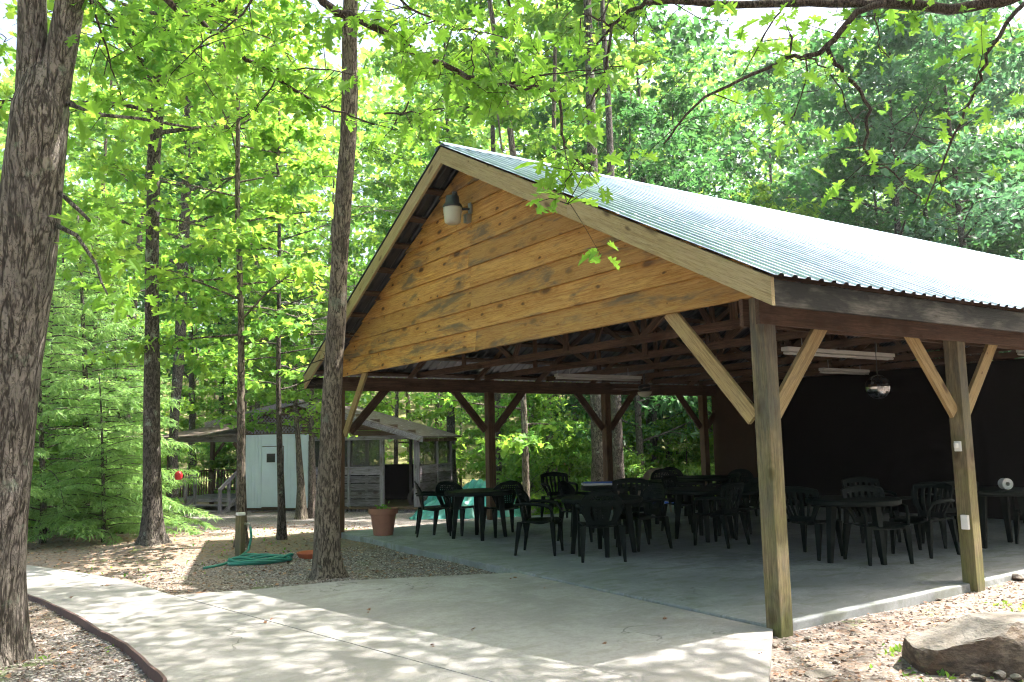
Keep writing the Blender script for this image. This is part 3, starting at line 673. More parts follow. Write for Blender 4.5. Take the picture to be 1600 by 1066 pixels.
# ------------------------------------------------------------------ yard things
hp=atg(375,868)
tp=thing('tap_post','short wooden tap post with a pale cap beside the coiled hose','tap post',hp)
MB().beam((0,0,-.1),(.0,0,.56),.105,.10,(.8,.5,0)).build('post_timber',M['post'],tp,bevel=.006)
MB().box((-.055,-.055,.561),(.055,.055,.60)).build('post_cap',M['white'],tp,bevel=.006)
MB().tube([(.05,-.03,.44),(.10,-.06,.44),(.12,-.07,.40)],.014,8).build('tap',M['galv'],tp,smooth=True)
hc=atg(405,880); a_=np.array([rt[0],rt[1]])/math.hypot(rt[0],rt[1]); b_=np.array([-a_[1],a_[0]])
def hpnt(r_,f_,z_): q=np.array(hc[:2])+a_*r_+b_*f_; return (q[0],q[1],float(gz(q[0],q[1]))+z_)
pts=[(hp[0]+.12,hp[1]-.07,hp[2]+.40),(hp[0]+.13,hp[1]-.09,hp[2]+.25),(hp[0]+.08,hp[1]-.13,hp[2]+.08),(hp[0]-.02,hp[1]-.2,hp[2]+.03)]
for k in range(150):
    an=k/150*2*math.pi*6+math.pi; w=.37+.05*math.sin(k*.37); dd_=.13+.05*math.sin(k*.23+1)
    pts.append(hpnt(.03*math.sin(k*.11)+math.cos(an)*w,math.sin(an)*dd_+.25*math.cos(an)*.2,0.02+.09*(k/150)*(.6+.4*math.sin(k*.7))))
pts+= [hpnt(-.45,-.1,.02),hpnt(-.55,-.22,.015),hpnt(-.62,-.3,.014)]
MB().tube(pts,.018,8).build('garden_hose',M['hose'],smooth=True,label='green garden hose lying coiled on the gravel at the tap post',cat='hose')
bp_=atg(487,871); m=MB(); m.lathe([(.001,.012),(.15,.012),(.185,.07),(.20,.075),(.205,.068),(.165,.0),(.001,0)],30); o=m.build('clay_saucer',M['red_clay'],label='red clay saucer on the gravel behind the slim tree by the slab',cat='saucer'); o.location=bp_
# boulder and stones
def stone(name,loc,size,seed,label,group=None,rz=0,sub=4,rough=.18,mat='rock',flat=None):
    import bmesh
    bm=bmesh.new(); bmesh.ops.create_icosphere(bm,subdivisions=sub,radius=1)
    r_=np.random.RandomState(seed); pl=[(lambda n:n/np.linalg.norm(n))(r_.normal(size=3)) for _ in range(16)]; of=[r_.uniform(.62,.95) for _ in pl]
    ph=r_.uniform(0,6,6)
    for v in bm.verts:
        c_=np.array(v.co)
        for n_,o_ in zip(pl,of):
            dd2=c_@n_-o_
            if dd2>0: c_=c_-n_*dd2*.9
        k_=1+rough*.25*(math.sin(c_[0]*5+ph[0])*math.sin(c_[1]*4+ph[1])+math.sin(c_[2]*7+ph[2])*.6)+r_.uniform(-1,1)*rough*.04
        c_=c_*k_; c_[:2]*=(1+.12*max(0,.7-c_[2])) if name=='boulder' else 1; 
        if flat: c_[2]=max(min(c_[2],flat),-.8)
        v.co=(c_[0]*size[0],c_[1]*size[1],c_[2]*size[2])
    me=bpy.data.meshes.new(name); bm.to_mesh(me); bm.free(); me.materials.append(M[mat]); o=link(name,me); o.location=loc; o.rotation_euler=(0,0,rz); return tag(o,label,'rock',group)
q=atg(1530,1042)
stone('boulder',(q[0]+.06,q[1]+.03,q[2]-.08),(.52,.38,.56),5,'big brown boulder with a paler flat top in the right foreground',None,R(-38),5,.2,flat=.72)
q=atg(1283,1053); stone('flat_stone',(q[0],q[1],q[2]+.0),(.16,.10,.03),8,'flat grey slab stone on the gravel at the bottom edge',None,R(10),3,.1,flat=.5)
k=0
for px,py,s_,lb in [(1228,986,.035,'tan wedge stone at the foot of the corner post'),(1263,1000,.04,'pale tan stone just right of the corner post'),(1210,1010,.035,'small tan stone touching the patio edge'),(1231,1014,.035,'pale tan stone below the corner post, beside the patio edge'),(1467,937,.03,'yellowish stone alone on the gravel behind the boulder'),
    (1432,1000,.055,'dark angular stone at the left end of the boulder'),(1472,1042,.06,'grey pointed stone leaning on the front of the boulder'),(1496,1044,.04,'small grey stone at the front foot of the boulder'),(1545,1050,.06,'upright grey shard below the boulder near the right edge'),(1562,1058,.06,'larger grey shard lying below the boulder'),(1528,1062,.05,'pale stone at the very bottom edge under the boulder'),(1590,905,.09,'long dark stone against the slab edge at the right'),(1306,1036,.03,'little dark stone above the flat slab stone'),(1588,1062,.05,'grey stone in the bottom right corner')]:
    q=atg(px,py+2); k+=1; stone('stone',(q[0],q[1],q[2]+s_*.35),(s_,s_*.75,s_*.55),20+k,lb,'loose stones in the right foreground',random.uniform(0,6),2,.3)

# scattered pebbles, litter (stuff)
def scatter(n,x0,x1,y0,y1,test=None):
    out=[]
    while len(out)<n:
        x=rs.uniform(x0,x1,n*2); y=rs.uniform(y0,y1,n*2); ok=np.ones(len(x),bool)
        if test: ok=test(x,y)
        out+=list(zip(x[ok],y[ok]))
    return np.array(out[:n])
def inpoly(px,py,poly):
    r_=np.zeros(len(px),bool); n=len(poly)
    for i in range(n):
        (x0,y0),(x1,y1)=poly[i],poly[(i+1)%n]
        c_=((y0>py)!=(y1>py))&(px<(x1-x0)*(py-y0)/(y1-y0+1e-9)+x0); r_^=c_
    return r_
patio_poly=[(-.012,0),(-1.22,-.95),(-4.0,-3.2),(-6.6,-5.2),ext2,ext]+low[::-1]+[far1,(far1[0]-6,far1[1]+3),(far2[0]-6,far2[1]+4),far2,P(33,881),P(105,891),P(190,905),P(276,931),P(400,921),P(545,907),P(745,897.5),(-.012,3.6)]
free=lambda x,y:(~inpoly(x,y,patio_poly))&~((x>-.02)&(x<XE)&(y>-.02)&(y<W+.02))
octv=np.array([(1,0,0),(0,1,0),(-1,0,0),(0,-1,0),(0,0,1),(0,0,-1)],float); octf=np.array([(0,1,4),(1,2,4),(2,3,4),(3,0,4),(1,0,5),(2,1,5),(3,2,5),(0,3,5)])
def pebbles(name,XY,s0,s1,mat):
    n=len(XY); s=rs.uniform(s0,s1,n); a_=rs.uniform(0,6.28,n); V=octv[None]*np.stack([s,s*rs.uniform(.6,1,n),s*rs.uniform(.35,.6,n)],-1)[:,None,:]*(1+rs.uniform(-.25,.25,(n,6,1)))
    c_,s_=np.cos(a_)[:,None],np.sin(a_)[:,None]; X_=V[...,0]*c_-V[...,1]*s_; Y_=V[...,0]*s_+V[...,1]*c_
    V=np.stack([X_+XY[:,0,None],Y_+XY[:,1,None],V[...,2]+(gz(XY[:,0],XY[:,1])+s*.2)[:,None]],-1)
    F_=(octf[None]+(np.arange(n)*6)[:,None,None]).reshape(-1,3); return fast(name,V.reshape(-1,3),F_,np.repeat(rs.rand(n),8),mat)
t=NT('pebble'); r_=t.attr('rnd','Fac'); M['pebble']=t.done(t.pbr(t.ramp(r_,[(0,(.07,.05,.04)),(.4,(.19,.15,.13)),(.75,(.33,.28,.25)),(1,(.50,.44,.40))]),.85,spec=.2))
pb=np.concatenate([scatter(9000,-2.5,4.5,-3.2,0,free),scatter(6000,-5.8,-3.2,.6,6,free),scatter(6000,-3.6,0,3.6,7.5,free)])
tag(pebbles('loose_gravel',pb,.006,.018,M['pebble']),'loose grey gravel scattered over the yard','gravel',kind='stuff')
lt=np.concatenate([scatter(1300,-2.5,5.5,-3.4,0,free),scatter(2500,-7,2,4.2,15,free),scatter(260,-5.8,-3.4,.6,4,free)])
tl=NT('leaf_litter_brown'); r_=tl.attr('rnd','Fac'); M['litter']=tl.done(tl.pbr(tl.ramp(r_,[(0,(.10,.05,.03)),(.5,(.26,.14,.08)),(1,(.42,.28,.18))]),.75))
tag(leaves('leaf_litter',np.column_stack([lt,gz(lt[:,0],lt[:,1])+.012]),.055,'leaf',M['litter'],tilt=.3),'dry brown leaf litter strewn over gravel and dirt','leaf litter',kind='stuff')
gp=[]
for cx_,cy_,n_,s_ in [(*atg(160,905)[:2],160,.8),(*atg(450,835)[:2],260,.9),(*atg(330,860)[:2],120,.7),(*atg(1590,950)[:2],90,.10),(*atg(1400,1020)[:2],50,.06),(*atg(1450,1055)[:2],60,.15),(*atg(1555,1060)[:2],40,.12),(*atg(60,1030)[:2],20,.05),(*atg(190,1010)[:2],30,.1),(*atg(130,830)[:2],300,.9)]:
    q=np.column_stack([rs.normal(cx_,s_,n_),rs.normal(cy_,s_,n_)]); gp.append(q[free(q[:,0],q[:,1])])
gp=np.concatenate(gp); tag(leaves('grass_tufts',np.column_stack([gp,gz(gp[:,0],gp[:,1])]),.038,'leaf',M['maple'],tilt=.9),'small green weeds and grass sprouting from the dirt','weeds',kind='stuff')
for i,(px,py,lb) in enumerate([(677,1010,'curled reddish leaf in the sunny lower part of the patio'),(943,1006,'dry leaf standing on edge on the shaded patio, right of centre'),(852,921,'brown leaf on the patio just in front of the chairs'),(576,957,'brown leaf near the slim tree on the patio'),(1188,1022,'small orange leaf by the right edge of the patio'),(292,934,'brown leaf by the joint where path meets patio') if False else (110,934,'dark leaf on the concrete path near the big tree'),(162,915,'dark leaf on the far side of the path'),(418,973,'tan leaf on the patio right of the joint'),(735,985,'small tan leaf near the middle of the patio'),(1035,968,'brown leaf in the roof shade on the right half of the patio'),(800,905,'little dark leaf close to the slab edge on the shaded patio')]):
    q=atz(px,py,pz); o=leaves('dry_leaf',np.array([(0,0,.008),(.02,.01,.01)]),.06,'oak',M['dry_leaf'],tilt=.35); o.location=(q[0],q[1],pz); tag(o,lb,'leaf','dry leaves lying on the concrete')

# ------------------------------------------------------------------ shed, porch, tyre, tarp
ZG=-.62; O_=np.array([*plan(652,24.8)]); ph=R(15)
va=-RH*math.cos(ph)+FH*math.sin(ph); vb=RH*math.sin(ph)+FH*math.cos(ph)
sh=thing('screened_shed','weathered plank shed with white panelled door section and screened room beyond the slab','shed')
def onf(px,py,off=0.0):       # photo pixel on the shed front plane -> (a, z)
    v=ray(px,py); o2=O_+vb*off; t_=((o2-CAM[:2])@vb)/(v[:2]@vb); q=CAM+v*t_; return float((q[:2]-o2)@va),float(q[2])
def W3(a,b,z): q=O_+va*a+vb*b; return (float(q[0]),float(q[1]),float(z))
def sbox(m,a0,a1,b0,b1,z0,z1,ax=0):
    c=[W3(a0,b0,z0),W3(a1,b0,z0),W3(a1,b1,z0),W3(a0,b1,z0),W3(a0,b0,z1),W3(a1,b0,z1),W3(a1,b1,z1),W3(a0,b1,z1)]
    l=[(a0,b0,z0),(a1,b0,z0),(a1,b1,z0),(a0,b1,z0),(a0,b0,z1),(a1,b0,z1),(a1,b1,z1),(a0,b1,z1)]; o=[random.uniform(0,40) for _ in range(3)]; k=[ax,(ax+1)%3,(ax+2)%3]
    m.hexa(c,[(q[k[0]]+o[0],q[k[1]]+o[1],q[k[2]]+o[2]) for q in l]); return m
A=lambda px,py=740:onf(px,py)[0]; ZF=lambda px,py:onf(px,py)[1]
zfl=ZF(560,792); ztop=ZF(652,686); BD=3.0
aR=0.0; aDr=A(641); aDl=A(598); aS=A(483); aWl=A(383)
m=MB()   # corner posts and frames
for a0,a1 in ((0,.17),(aDr,aDr-.0+.0) if False else (aDl-.02,aDl+.10),(A(546),A(546)+.07),(aS-.08,aS+.05)): sbox(m,a0,a1,0,.1,zfl,ztop,2)
for b in (1.6,2.9): sbox(m,-.0,.1,b,b+.1,zfl,ztop,2)
for a in (1.4,3.0): sbox(m,a,a+.1,BD-.1,BD,zfl,ztop,2)
m.build('frame_posts',M['grey_wood'],sh)
m=MB(); n=5; zs=ZF(560,731); h=(zs-zfl)/n     # lower plank walls
for i in range(n):
    sbox(m,aDl+.10,aS-.08,.015,.05+.01*(i%2),zfl+i*h+.012,zfl+(i+1)*h-.012)
    sbox(m,.015,.05+.01*(i%2),.1,BD,zfl+i*h+.006,zfl+(i+1)*h-.006,1)
    m.build('plank_wall',M['grey_wood'],sh)
m=MB(); sbox(m,.1,aS,BD-.05,BD-.02,zfl,zs); sbox(m,aS-.02,aS,.1,BD-.05,zfl,ztop); m.build('inner_wall',M['black_panel'],sh)  # black colour stands in for the dark of the unlit room
m=MB(); sbox(m,aDl+.1,aS-.08,.02,.09,zs-.01,zs+.03); sbox(m,.0,.09,.1,BD,zs-.01,zs+.03,1); sbox(m,-.02,aS,-.02,.1,ztop,ztop+.12); m.build('sill_rails',M['grey_wood'],sh)
for a0,a1 in ((aDl+.1,A(546)),(A(546)+.07,aS-.08)):
    m=MB(); sbox(m,a0,a1,.05,.054,zs+.03,ztop); m.build('window_screen',M['screen'],sh)
for b0,b1 in ((.1,1.6),(1.7,2.9)):
    m=MB(); sbox(m,.05,.054,b0,b1,zs+.03,ztop); m.build('window_screen',M['screen'],sh)
m=MB(); sbox(m,0,aS,0,BD,zfl-.08,zfl); m.build('floor_deck',M['brown_wood'],sh)
# gable roof over all: ridge towards the back above the white section
apx,apz=onf(468,624); aL,zL=onf(330,660); zR0=onf(655,682)[1]
def rf(a,z,a2,z2,b0,b1,th=.05):
    m=MB(); c=[W3(a,b0,z-th),W3(a2,b0,z2-th),W3(a2,b1,z2-th),W3(a,b1,z-th),W3(a,b0,z),W3(a2,b0,z2),W3(a2,b1,z2),W3(a,b1,z)]; m.hexa(c); return m
rf(-.25,zR0,apx,apz,-.3,BD+.3).build('roof_slope',M['shingle'],sh); rf(apx+.003,apz,aL,zL,-.3,BD+.3).build('roof_slope',M['shingle'],sh)
m=MB()
for (a0,z0,a1,z1) in ((-.25,zR0-.05,apx,apz-.05),(apx,apz-.05,aL,zL-.05)):
    c=[W3(a0,-.33,z0-.13),W3(a1,-.33,z1-.13),W3(a1,-.302,z1-.13),W3(a0,-.302,z0-.13),W3(a0,-.33,z0+.04),W3(a1,-.33,z1+.04),W3(a1,-.302,z1+.04),W3(a0,-.302,z0+.04)]; m.hexa(c)
m.build('rake_trim',M['grey_wood'],sh)
m=MB()
zz=ztop+.12; i=0
fR=lambda z:-.25+(z-zR0+.06)/(apz-zR0)*(apx+.25); fL=lambda z: aL-(z-zL+.06)/(apz-zL)*(aL-apx)
while zz<apz-.25:
    h=.17; a0=max(0,fR(zz)); a1=min(aWl+.1,fL(zz)) ; sbox(m,a0,max(a1,a0+.1),.02+.008*(i%2),.05,zz,zz+h-.01); zz+=h; i+=1
m.build('gable_planks',M['brown_wood'],sh)  # darker wood puts the leaf shade on the gable into the colour
m=MB()   # rafter tails along the right eave
for b in np.arange(-.1,3.2,.42): sbox(m,-.2,.02,b,b+.06,zR0-.16,zR0-.06,0)
m.build('rafter_tails',M['brown_wood'],sh)
# lattice panel in the gable over the white section and skirting lattice
def lattice(m,a0,a1,z0,z1,b,sp=.13,w=.03):
    L=a1-a0;H=z1-z0
    for s in (1,-1):
        x=-H
        while x<L:
            xa,xb=max(0,x),min(L,x+H)
            if xb-xa>.03:
                za,zb=(xa-x,xb-x) if s>0 else (H-(xa-x),H-(xb-x)); m.beam(W3(a0+xa,b+(.006 if s>0 else -.006),z0+za),W3(a0+xb,b+(.006 if s>0 else -.006),z0+zb),w,.008,tuple([float(vb[0]),float(vb[1]),0]))
            x+=sp
m=MB(); lattice(m,.1,aS,ZG+.0,zfl-.09,.03); lattice(m,aS,aWl,ZG,zfl-.12,.03); lattice(m,aWl+.9,aL+.8,ZG,zfl-.14,.2); m.build('skirting_lattice',M['grey_wood'],sh)
m=MB(); lattice(m,aS+.25,aWl-.1,ZF(430,677),ZF(430,650),.0,.12); m.build('gable_lattice',M['grey_wood'],sh)
# white panelled section with door
zw0,zw1=ZF(430,794),ZF(430,679)
m=MB(); ad0,ad1=A(443),A(408)
def ribs(m,a0,a1,z0,z1,b):
    n=max(1,round((a1-a0)/.12)); w=(a1-a0)/n
    for i in range(n): sbox(m,a0+i*w,a0+(i+1)*w-.012,b,b+.05,z0,z1,2)
    sbox(m,a0,a1,b+.012,b+.045,z0,z1,2)
ribs(m,aS+.03,ad0-.0,zw0,zw1,0); ribs(m,ad1,aWl,zw0,zw1,0); sbox(m,ad0,ad1,.01,.05,ZF(430,697),zw1,2); m.build('white_wall',M['shed_white'],sh)
m=MB(); sbox(m,ad0+.02,ad1-.02,-.02,.01,zw0+.03,ZF(430,698)); dr=m.build('door',M['shed_white'],sh,bevel=.01)
m=MB(); aw=A(423); zwn=ZF(423,716); sbox(m,aw-.16,aw+.13,-.035,-.021,zwn-.13,zwn+.14); m.build('window',M['glass_dark'],dr)
m=MB(); sbox(m,ad0+.07,ad0+.11,-.05,-.021,zw0+.9,zw0+1.0); m.build('handle',M['dark_metal'],dr)
m=MB(); sbox(m,aS,aWl,.06,BD,zfl-.1,zfl); sbox(m,aWl-.06,aWl,.06,BD,zfl,zw1,2); sbox(m,aS,aS+.05,.06,BD,zfl,zw1,2); m.build('side_walls',M['brown_wood'],sh)
m=MB(); sbox(m,ad0-.1,ad1+.1,-.35,-.03,zfl-.22,zfl-.14); sbox(m,ad0-.1,ad0+.0,-.33,-.05,ZG,zfl-.22); sbox(m,ad1,ad1+.1,-.33,-.05,ZG,zfl-.22); m.build('door_step',M['brown_wood'],sh)
m=MB()
# porch to the left
aP0=aWl+.0; aP1=A(252); zd=ZF(330,780); zh=ZF(330,690)
sbox(m,aP0,aP1,.15,2.6,zd-.1,zd); m.build('porch_deck',M['grey_wood'],sh)
for a,b in ((aP0+.1,.2),(aP1-.15,.2),(aP0+.1,2.5),((aP0+aP1)/2+.1,2.5),(aP1-.15,2.5)):
    m=MB(); sbox(m,a-.06,a+.06,b-.06,b+.06,ZG,zh,2)
    for s in (-1,1):
        if aP0<a+s*.45<aP1: m.beam(W3(a,b,zh-.6),W3(a+s*.45,b,zh-.05),.05,.09)
    m.build('porch_post',M['brown_wood'],sh)
m=MB(); sbox(m,aP0,aP1+.1,.1,.15,zh-.02,zh+.16); sbox(m,aP0,aP1+.1,2.52,2.57,zh-.02,zh+.12); m.build('porch_header',M['grey_wood'],sh)
z_a=ZF(330,672); m=MB(); c=[W3(aP0+.1,-.25,zh+.17),W3(aP1+.35,-.25,zh+.1),W3(aP1+.35,2.9,zh+.1),W3(aP0+.1,2.9,zh+.17)]; c2=[W3(aP0+.1,-.25,zh+.23),W3(aP1+.35,-.25,zh+.16),W3(aP1+.0,2.9,zh+.6),W3(aP0+.1,2.9,zh+.8)]; m.hexa(c+c2); m.build('porch_roof',M['shingle'],sh)
m=MB(); zr=ZF(330,738); sbox(m,aP0+.1,aP1-.1,2.46,2.52,zr-.05,zr); sbox(m,aP0+.1,aP1-.1,2.47,2.51,zd+.12,zd+.16)
for a in np.arange(aP0+.2,aP1-.15,.13): sbox(m,a,a+.035,2.475,2.505,zd+.16,zr-.05,2)
sbox(m,aP1-.17,aP1-.12,.2,2.5,zr-.05,zr,1)
for b in np.arange(.35,2.4,.14): sbox(m,aP1-.16,aP1-.13,b,b+.035,zd,zr-.05,2)
m.build('porch_railing',M['brown_wood'],sh)
m=MB(); as0,as1=A(368),A(304)      # steps with two sloping rails
for i in range(3): sbox(m,as0,as1,-.15-.27*i,.14-.27*i,zd-.04-.17*(i+1),zd-.17*(i+1))
m.build('porch_steps',M['grey_wood'],sh)
for a in (as0-.0,as1+.06):
    m=MB(); m.beam(W3(a,.15,zr+.02),W3(a,-.85,zr-.52),.06,.10)
    for b,zt in ((.12,zr),(-.35,zr-.27),(-.8,zr-.50)): sbox(m,a-.04,a+.04,b-.04,b+.04,ZG-.05,zt,2)
    m.beam(W3(a,.1,zd+.02),W3(a,-.8,zd-.48),.04,.12); m.build('stair_rail',M['grey_wood'],sh)
# metal stove flue roof of the rear building
tyc=atg(655,797); ty=thing('old_tyre','old bare tyre leaning against the screened room','tyre',(tyc[0],tyc[1],tyc[2]+.36),math.atan2(RH[1],RH[0])+.15)
m=MB(); n1,n2=30,12; vs=[];fs=[]
for i in range(n1):
    a_=2*math.pi*i/n1
    for j in range(n2):
        b_2=2*math.pi*j/n2; r_=.27+.085*math.cos(b_2); vs.append((r_*math.cos(a_),.09*math.sin(b_2),r_*math.sin(a_)))
for i in range(n1):
    for j in range(n2): fs.append((i*n2+j,((i+1)%n1)*n2+j,((i+1)%n1)*n2+(j+1)%n2,i*n2+(j+1)%n2))
m.add(vs,fs).build('tyre_casing',M['rubber'],ty,smooth=True)
# tarp heap
tc=plan(728,21.8); tz=float(gz(*tc)); m=MB(); nx,ny=60,26; Pn=np.zeros((nx+1,ny+1,3))
for i in range(nx+1):
    for j in range(ny+1):
        u,v=i/nx*2-1,j/ny*2-1; rr=math.hypot(u,v*.95); hgt=.84*(1-min(1,abs(u))**3.4)*(1-min(1,abs(v))**2.2)*(.86+.14*math.sin(u*2.2+.6)+.12*math.sin(u*7+v*3))
        hgt+=.05*math.sin(u*17+v*9)*(1-abs(v))+.03*math.sin(u*31-v*14)+.02*math.sin(v*23+u*11); e_=1+.06*math.sin(u*9+v*5)
        q=np.array(tc)+RH*(u*1.42*e_)+FH*(v*.85*e_); Pn[i,j]=(q[0],q[1],max(hgt,.0)+tz+.015)
m.sheet(np.ones((nx,ny),bool),Pn,np.array([0,0,-.012])).build('tarpaulin_heap',M['tarp'],smooth=True,label='teal tarpaulin draped over a heap behind the slab chairs',cat='tarpaulin')
q=atg(637,800); o=MB().box((-.3,-.18,0),(.3,.18,.02)).build('pale_sheet',M['pale_board'],label='pale flat sheet lying on the ground in front of the tyre',cat='board'); o.location=(q[0],q[1],q[2]+.03); o.rotation_euler=(R(6),0,R(-20))
q=plan(1020,19.5); tub=thing('plastic_tub','bright blue plastic tub on the ground behind the slab','tub',(q[0],q[1],float(gz(*q))))
MB().lathe([(.3,0),(.34,.3),(.37,.31),(.37,.33),(.33,.33),(.29,.03),(.001,.03)],28).build('tub_body',M['blue'],tub)
# far red car behind the trees
q=plan(872,44); car=thing('parked_car','red car parked far off between the tree trunks','car',(q[0],q[1],float(gz(*q))),math.atan2(RH[1],RH[0])+.2)
prof=[(-2.1,.35),(-2.1,.75),(-1.5,.9),(-1.0,1.35),(.5,1.38),(1.1,.95),(2.0,.82),(2.1,.35)]
vs=[(x,-.85,z) for x,z in prof]+[(x,.85,z) for x,z in prof]; n=len(prof); MB().add(vs,[tuple(range(n)),tuple(range(n,2*n))[::-1]]+[(i+n,(i+1)%n+n,(i+1)%n,i) for i in range(n)]).build('body',M['red'],car,bevel=.06)
for s in (-1,1):
    MB().box((-.9,s*.855-.004,.95),(.45,s*.855+.004,1.28)).build('side_window',M['glass_dark'],car)
    for x in (-1.3,1.3):
        w_=MB().lathe([(.001,-.1),(.3,-.1),(.33,-.06),(.33,.06),(.3,.1),(.001,.1)],20).build('wheel',M['rubber'],car); w_.location=(x,s*.8,.33); w_.rotation_euler=(R(90),0,0)

HAZE=.0005
# ------------------------------------------------------------------ trees
def curve(p0,d0,L,n,droop=0,wob=.12,rr=random):
    p=Vector(p0); d=Vector(d0).normalized(); out=[tuple(p)]
    for i in range(n):
        d=(d+Vector((rr.uniform(-wob,wob),rr.uniform(-wob,wob),rr.uniform(-wob,wob)-droop))).normalized(); p=p+d*(L/n); out.append(tuple(p))
    return out
def limbs(trunk_pts, trunk_r, cb, ct, nl, Lmax, ntw, clump, spread, m, rise=.45, droop=.03, az0=None, prof=None, flat=.28, minL=.35, tw=.4):
    """limbs with twigs leaving a trunk polyline between fractions cb and ct; returns leaf positions"""
    Pl=[]; N=len(trunk_pts)-1
    for i in range(nl):
        f=cb+(ct-cb)*((i+random.random()*.8)/nl); k=min(int(f*N),N-1); t_=f*N-k
        p=Vector(trunk_pts[k]).lerp(Vector(trunk_pts[k+1]),t_); r=(trunk_r[k]*(1-t_)+trunk_r[k+1]*t_)
        az=i*2.399+random.uniform(-.4,.4); g_=(f-cb)/(ct-cb)
        L=Lmax*(prof(g_) if prof else (math.sin(math.pi*min(1,.25+g_*.75))**.7))*random.uniform(.7,1.15); L=max(L,minL)
        el=rise*(.5+g_)+random.uniform(-.15,.2)
        d=Vector((math.cos(az)*math.cos(el),math.sin(az)*math.cos(el),math.sin(el))); c=curve(p,d,L,6,droop,.13)
        rb=max(.006,min(r*.42,.022*L)); m.tube(c,[rb*(1-.8*q/6) for q in range(7)],5,cap=False)
        for j in range(ntw):
            u=.3+.7*(j+random.random())/ntw; q=min(int(u*6),5); b=Vector(c[q]).lerp(Vector(c[q+1]),u*6-q)
            sd=1 if j%2 else -1; a2=az+sd*random.uniform(.5,1.1); l2=L*tw*(1.15-u*.5)*random.uniform(.6,1.2)
            d2=Vector((math.cos(a2),math.sin(a2),random.uniform(-.1,.45))); c2=curve(b,d2,l2,3,.04,.2); m.tube(c2,[rb*.4,rb*.3,rb*.2,rb*.08],4,cap=False)
            for e in range(clump):
                s=random.uniform(.15,1.0); q=min(int(s*3),2); o=Vector(c2[q]).lerp(Vector(c2[q+1]),s*3-q)
                Pl.append((o.x+random.gauss(0,spread),o.y+random.gauss(0,spread),o.z+random.gauss(0,spread*flat)))
        for e in range(clump): 
            o=Vector(c[-1]); Pl.append((o.x+random.gauss(0,spread*1.3),o.y+random.gauss(0,spread*1.3),o.z+random.gauss(0,spread*flat*1.2)))
    return Pl
def forest_tree(H,r0,cb,nl,Lmax,ntw,clump,spread,size,kind,lm,bm_,name='forest_tree',lean=.05,**kw):
    t_=thing(name,'x','tree'); n=14
    pts=curve((0,0,-.3),(random.uniform(-lean,lean),random.uniform(-lean,lean),1),H,n,-.0,lean*.7); rad=[max(.012,r0*(1-.93*(i/n)**1.1)) for i in range(n+1)]; rad[0]*=1.5
    m=MB(); m.tube(pts,rad,9,jit=.05); Pl=limbs(pts,rad,cb/H,.99,nl,Lmax,ntw,clump,spread,m,**kw)
    m.build('trunk',M[bm_],t_,smooth=True); leaves('crown',np.array(Pl),size,kind,M[lm],t_,tilt=.45); return t_
GF='trees of the woods round the yard'
V={}
V['tall']=[forest_tree(18,.14,6.5,22,3.6,6,34,.30,.19,'frond','wood_leaf','bark3'),
           forest_tree(20,.125,8.5,20,3.3,6,34,.30,.19,'frond','wood_leaf','bark2',lean=.09),
           forest_tree(16,.17,5.5,22,4.0,6,36,.32,.20,'frond','dark_leaf','bark3'),
           forest_tree(21,.125,13,16,2.7,5,34,.30,.2,'frond','wood_leaf','bark2'),forest_tree(21,.155,13,16,2.7,5,34,.30,.2,'frond','wood_leaf','bark3')]
V['mid']=[forest_tree(10,.08,1.8,26,2.4,5,28,.20,.14,'frond','maple','bark2',rise=.25,flat=.2),
          forest_tree(8.5,.065,1.2,26,2.1,5,28,.19,.135,'frond','wood_leaf','bark2',rise=.2,flat=.2),
          forest_tree(11,.10,1.5,32,2.7,6,30,.22,.15,'leaf','dark_leaf','bark3',rise=.3)]
V['blue']=[forest_tree(15,.15,2.5,34,3.6,7,40,.26,.17,'leaf','blue_leaf','bark3',rise=.3)]
V['shrub']=[forest_tree(2.6,.03,.25,20,1.2,5,20,.14,.10,'frond','maple','bark2',name='shrub',rise=.6),
            forest_tree(1.8,.025,.15,20,1.1,5,22,.13,.09,'leaf','wood_leaf','bark2',name='shrub',rise=.5)]
for k in V:
    for o in V[k]: o['group']=GF if k!='shrub' else 'shrubs under the trees'
used2=set()
def plant(kind,i,x,y,label,s=1.0,sz=None,rz=None,cat=None):
    pr=V[kind][i%len(V[kind])]
    if (kind,i%len(V[kind])) in used2: o=dup(pr)
    else: used2.add((kind,i%len(V[kind]))); o=pr
    o.location=(x,y,float(gz(x,y))); o.rotation_euler=(0,0,random.uniform(0,6.28) if rz is None else rz); o.scale=(s,s,sz or s); o['label']=label
    if cat: o['category']=cat
    return o
spots=[]
def clear(x,y,r,mn):
    if -2-r*.35<x<20 and -6<y<W+1.2+r*.3: return False
    d=(x-CAM[0])*FH[0]+(y-CAM[1])*FH[1]; s=(x-CAM[0])*RH[0]+(y-CAM[1])*RH[1]; px=800+FL*s/max(d,1)
    if 225<px<745 and d<29.5: return False
    return all((x-a)**2+(y-b)**2>mn*mn for a,b in spots)
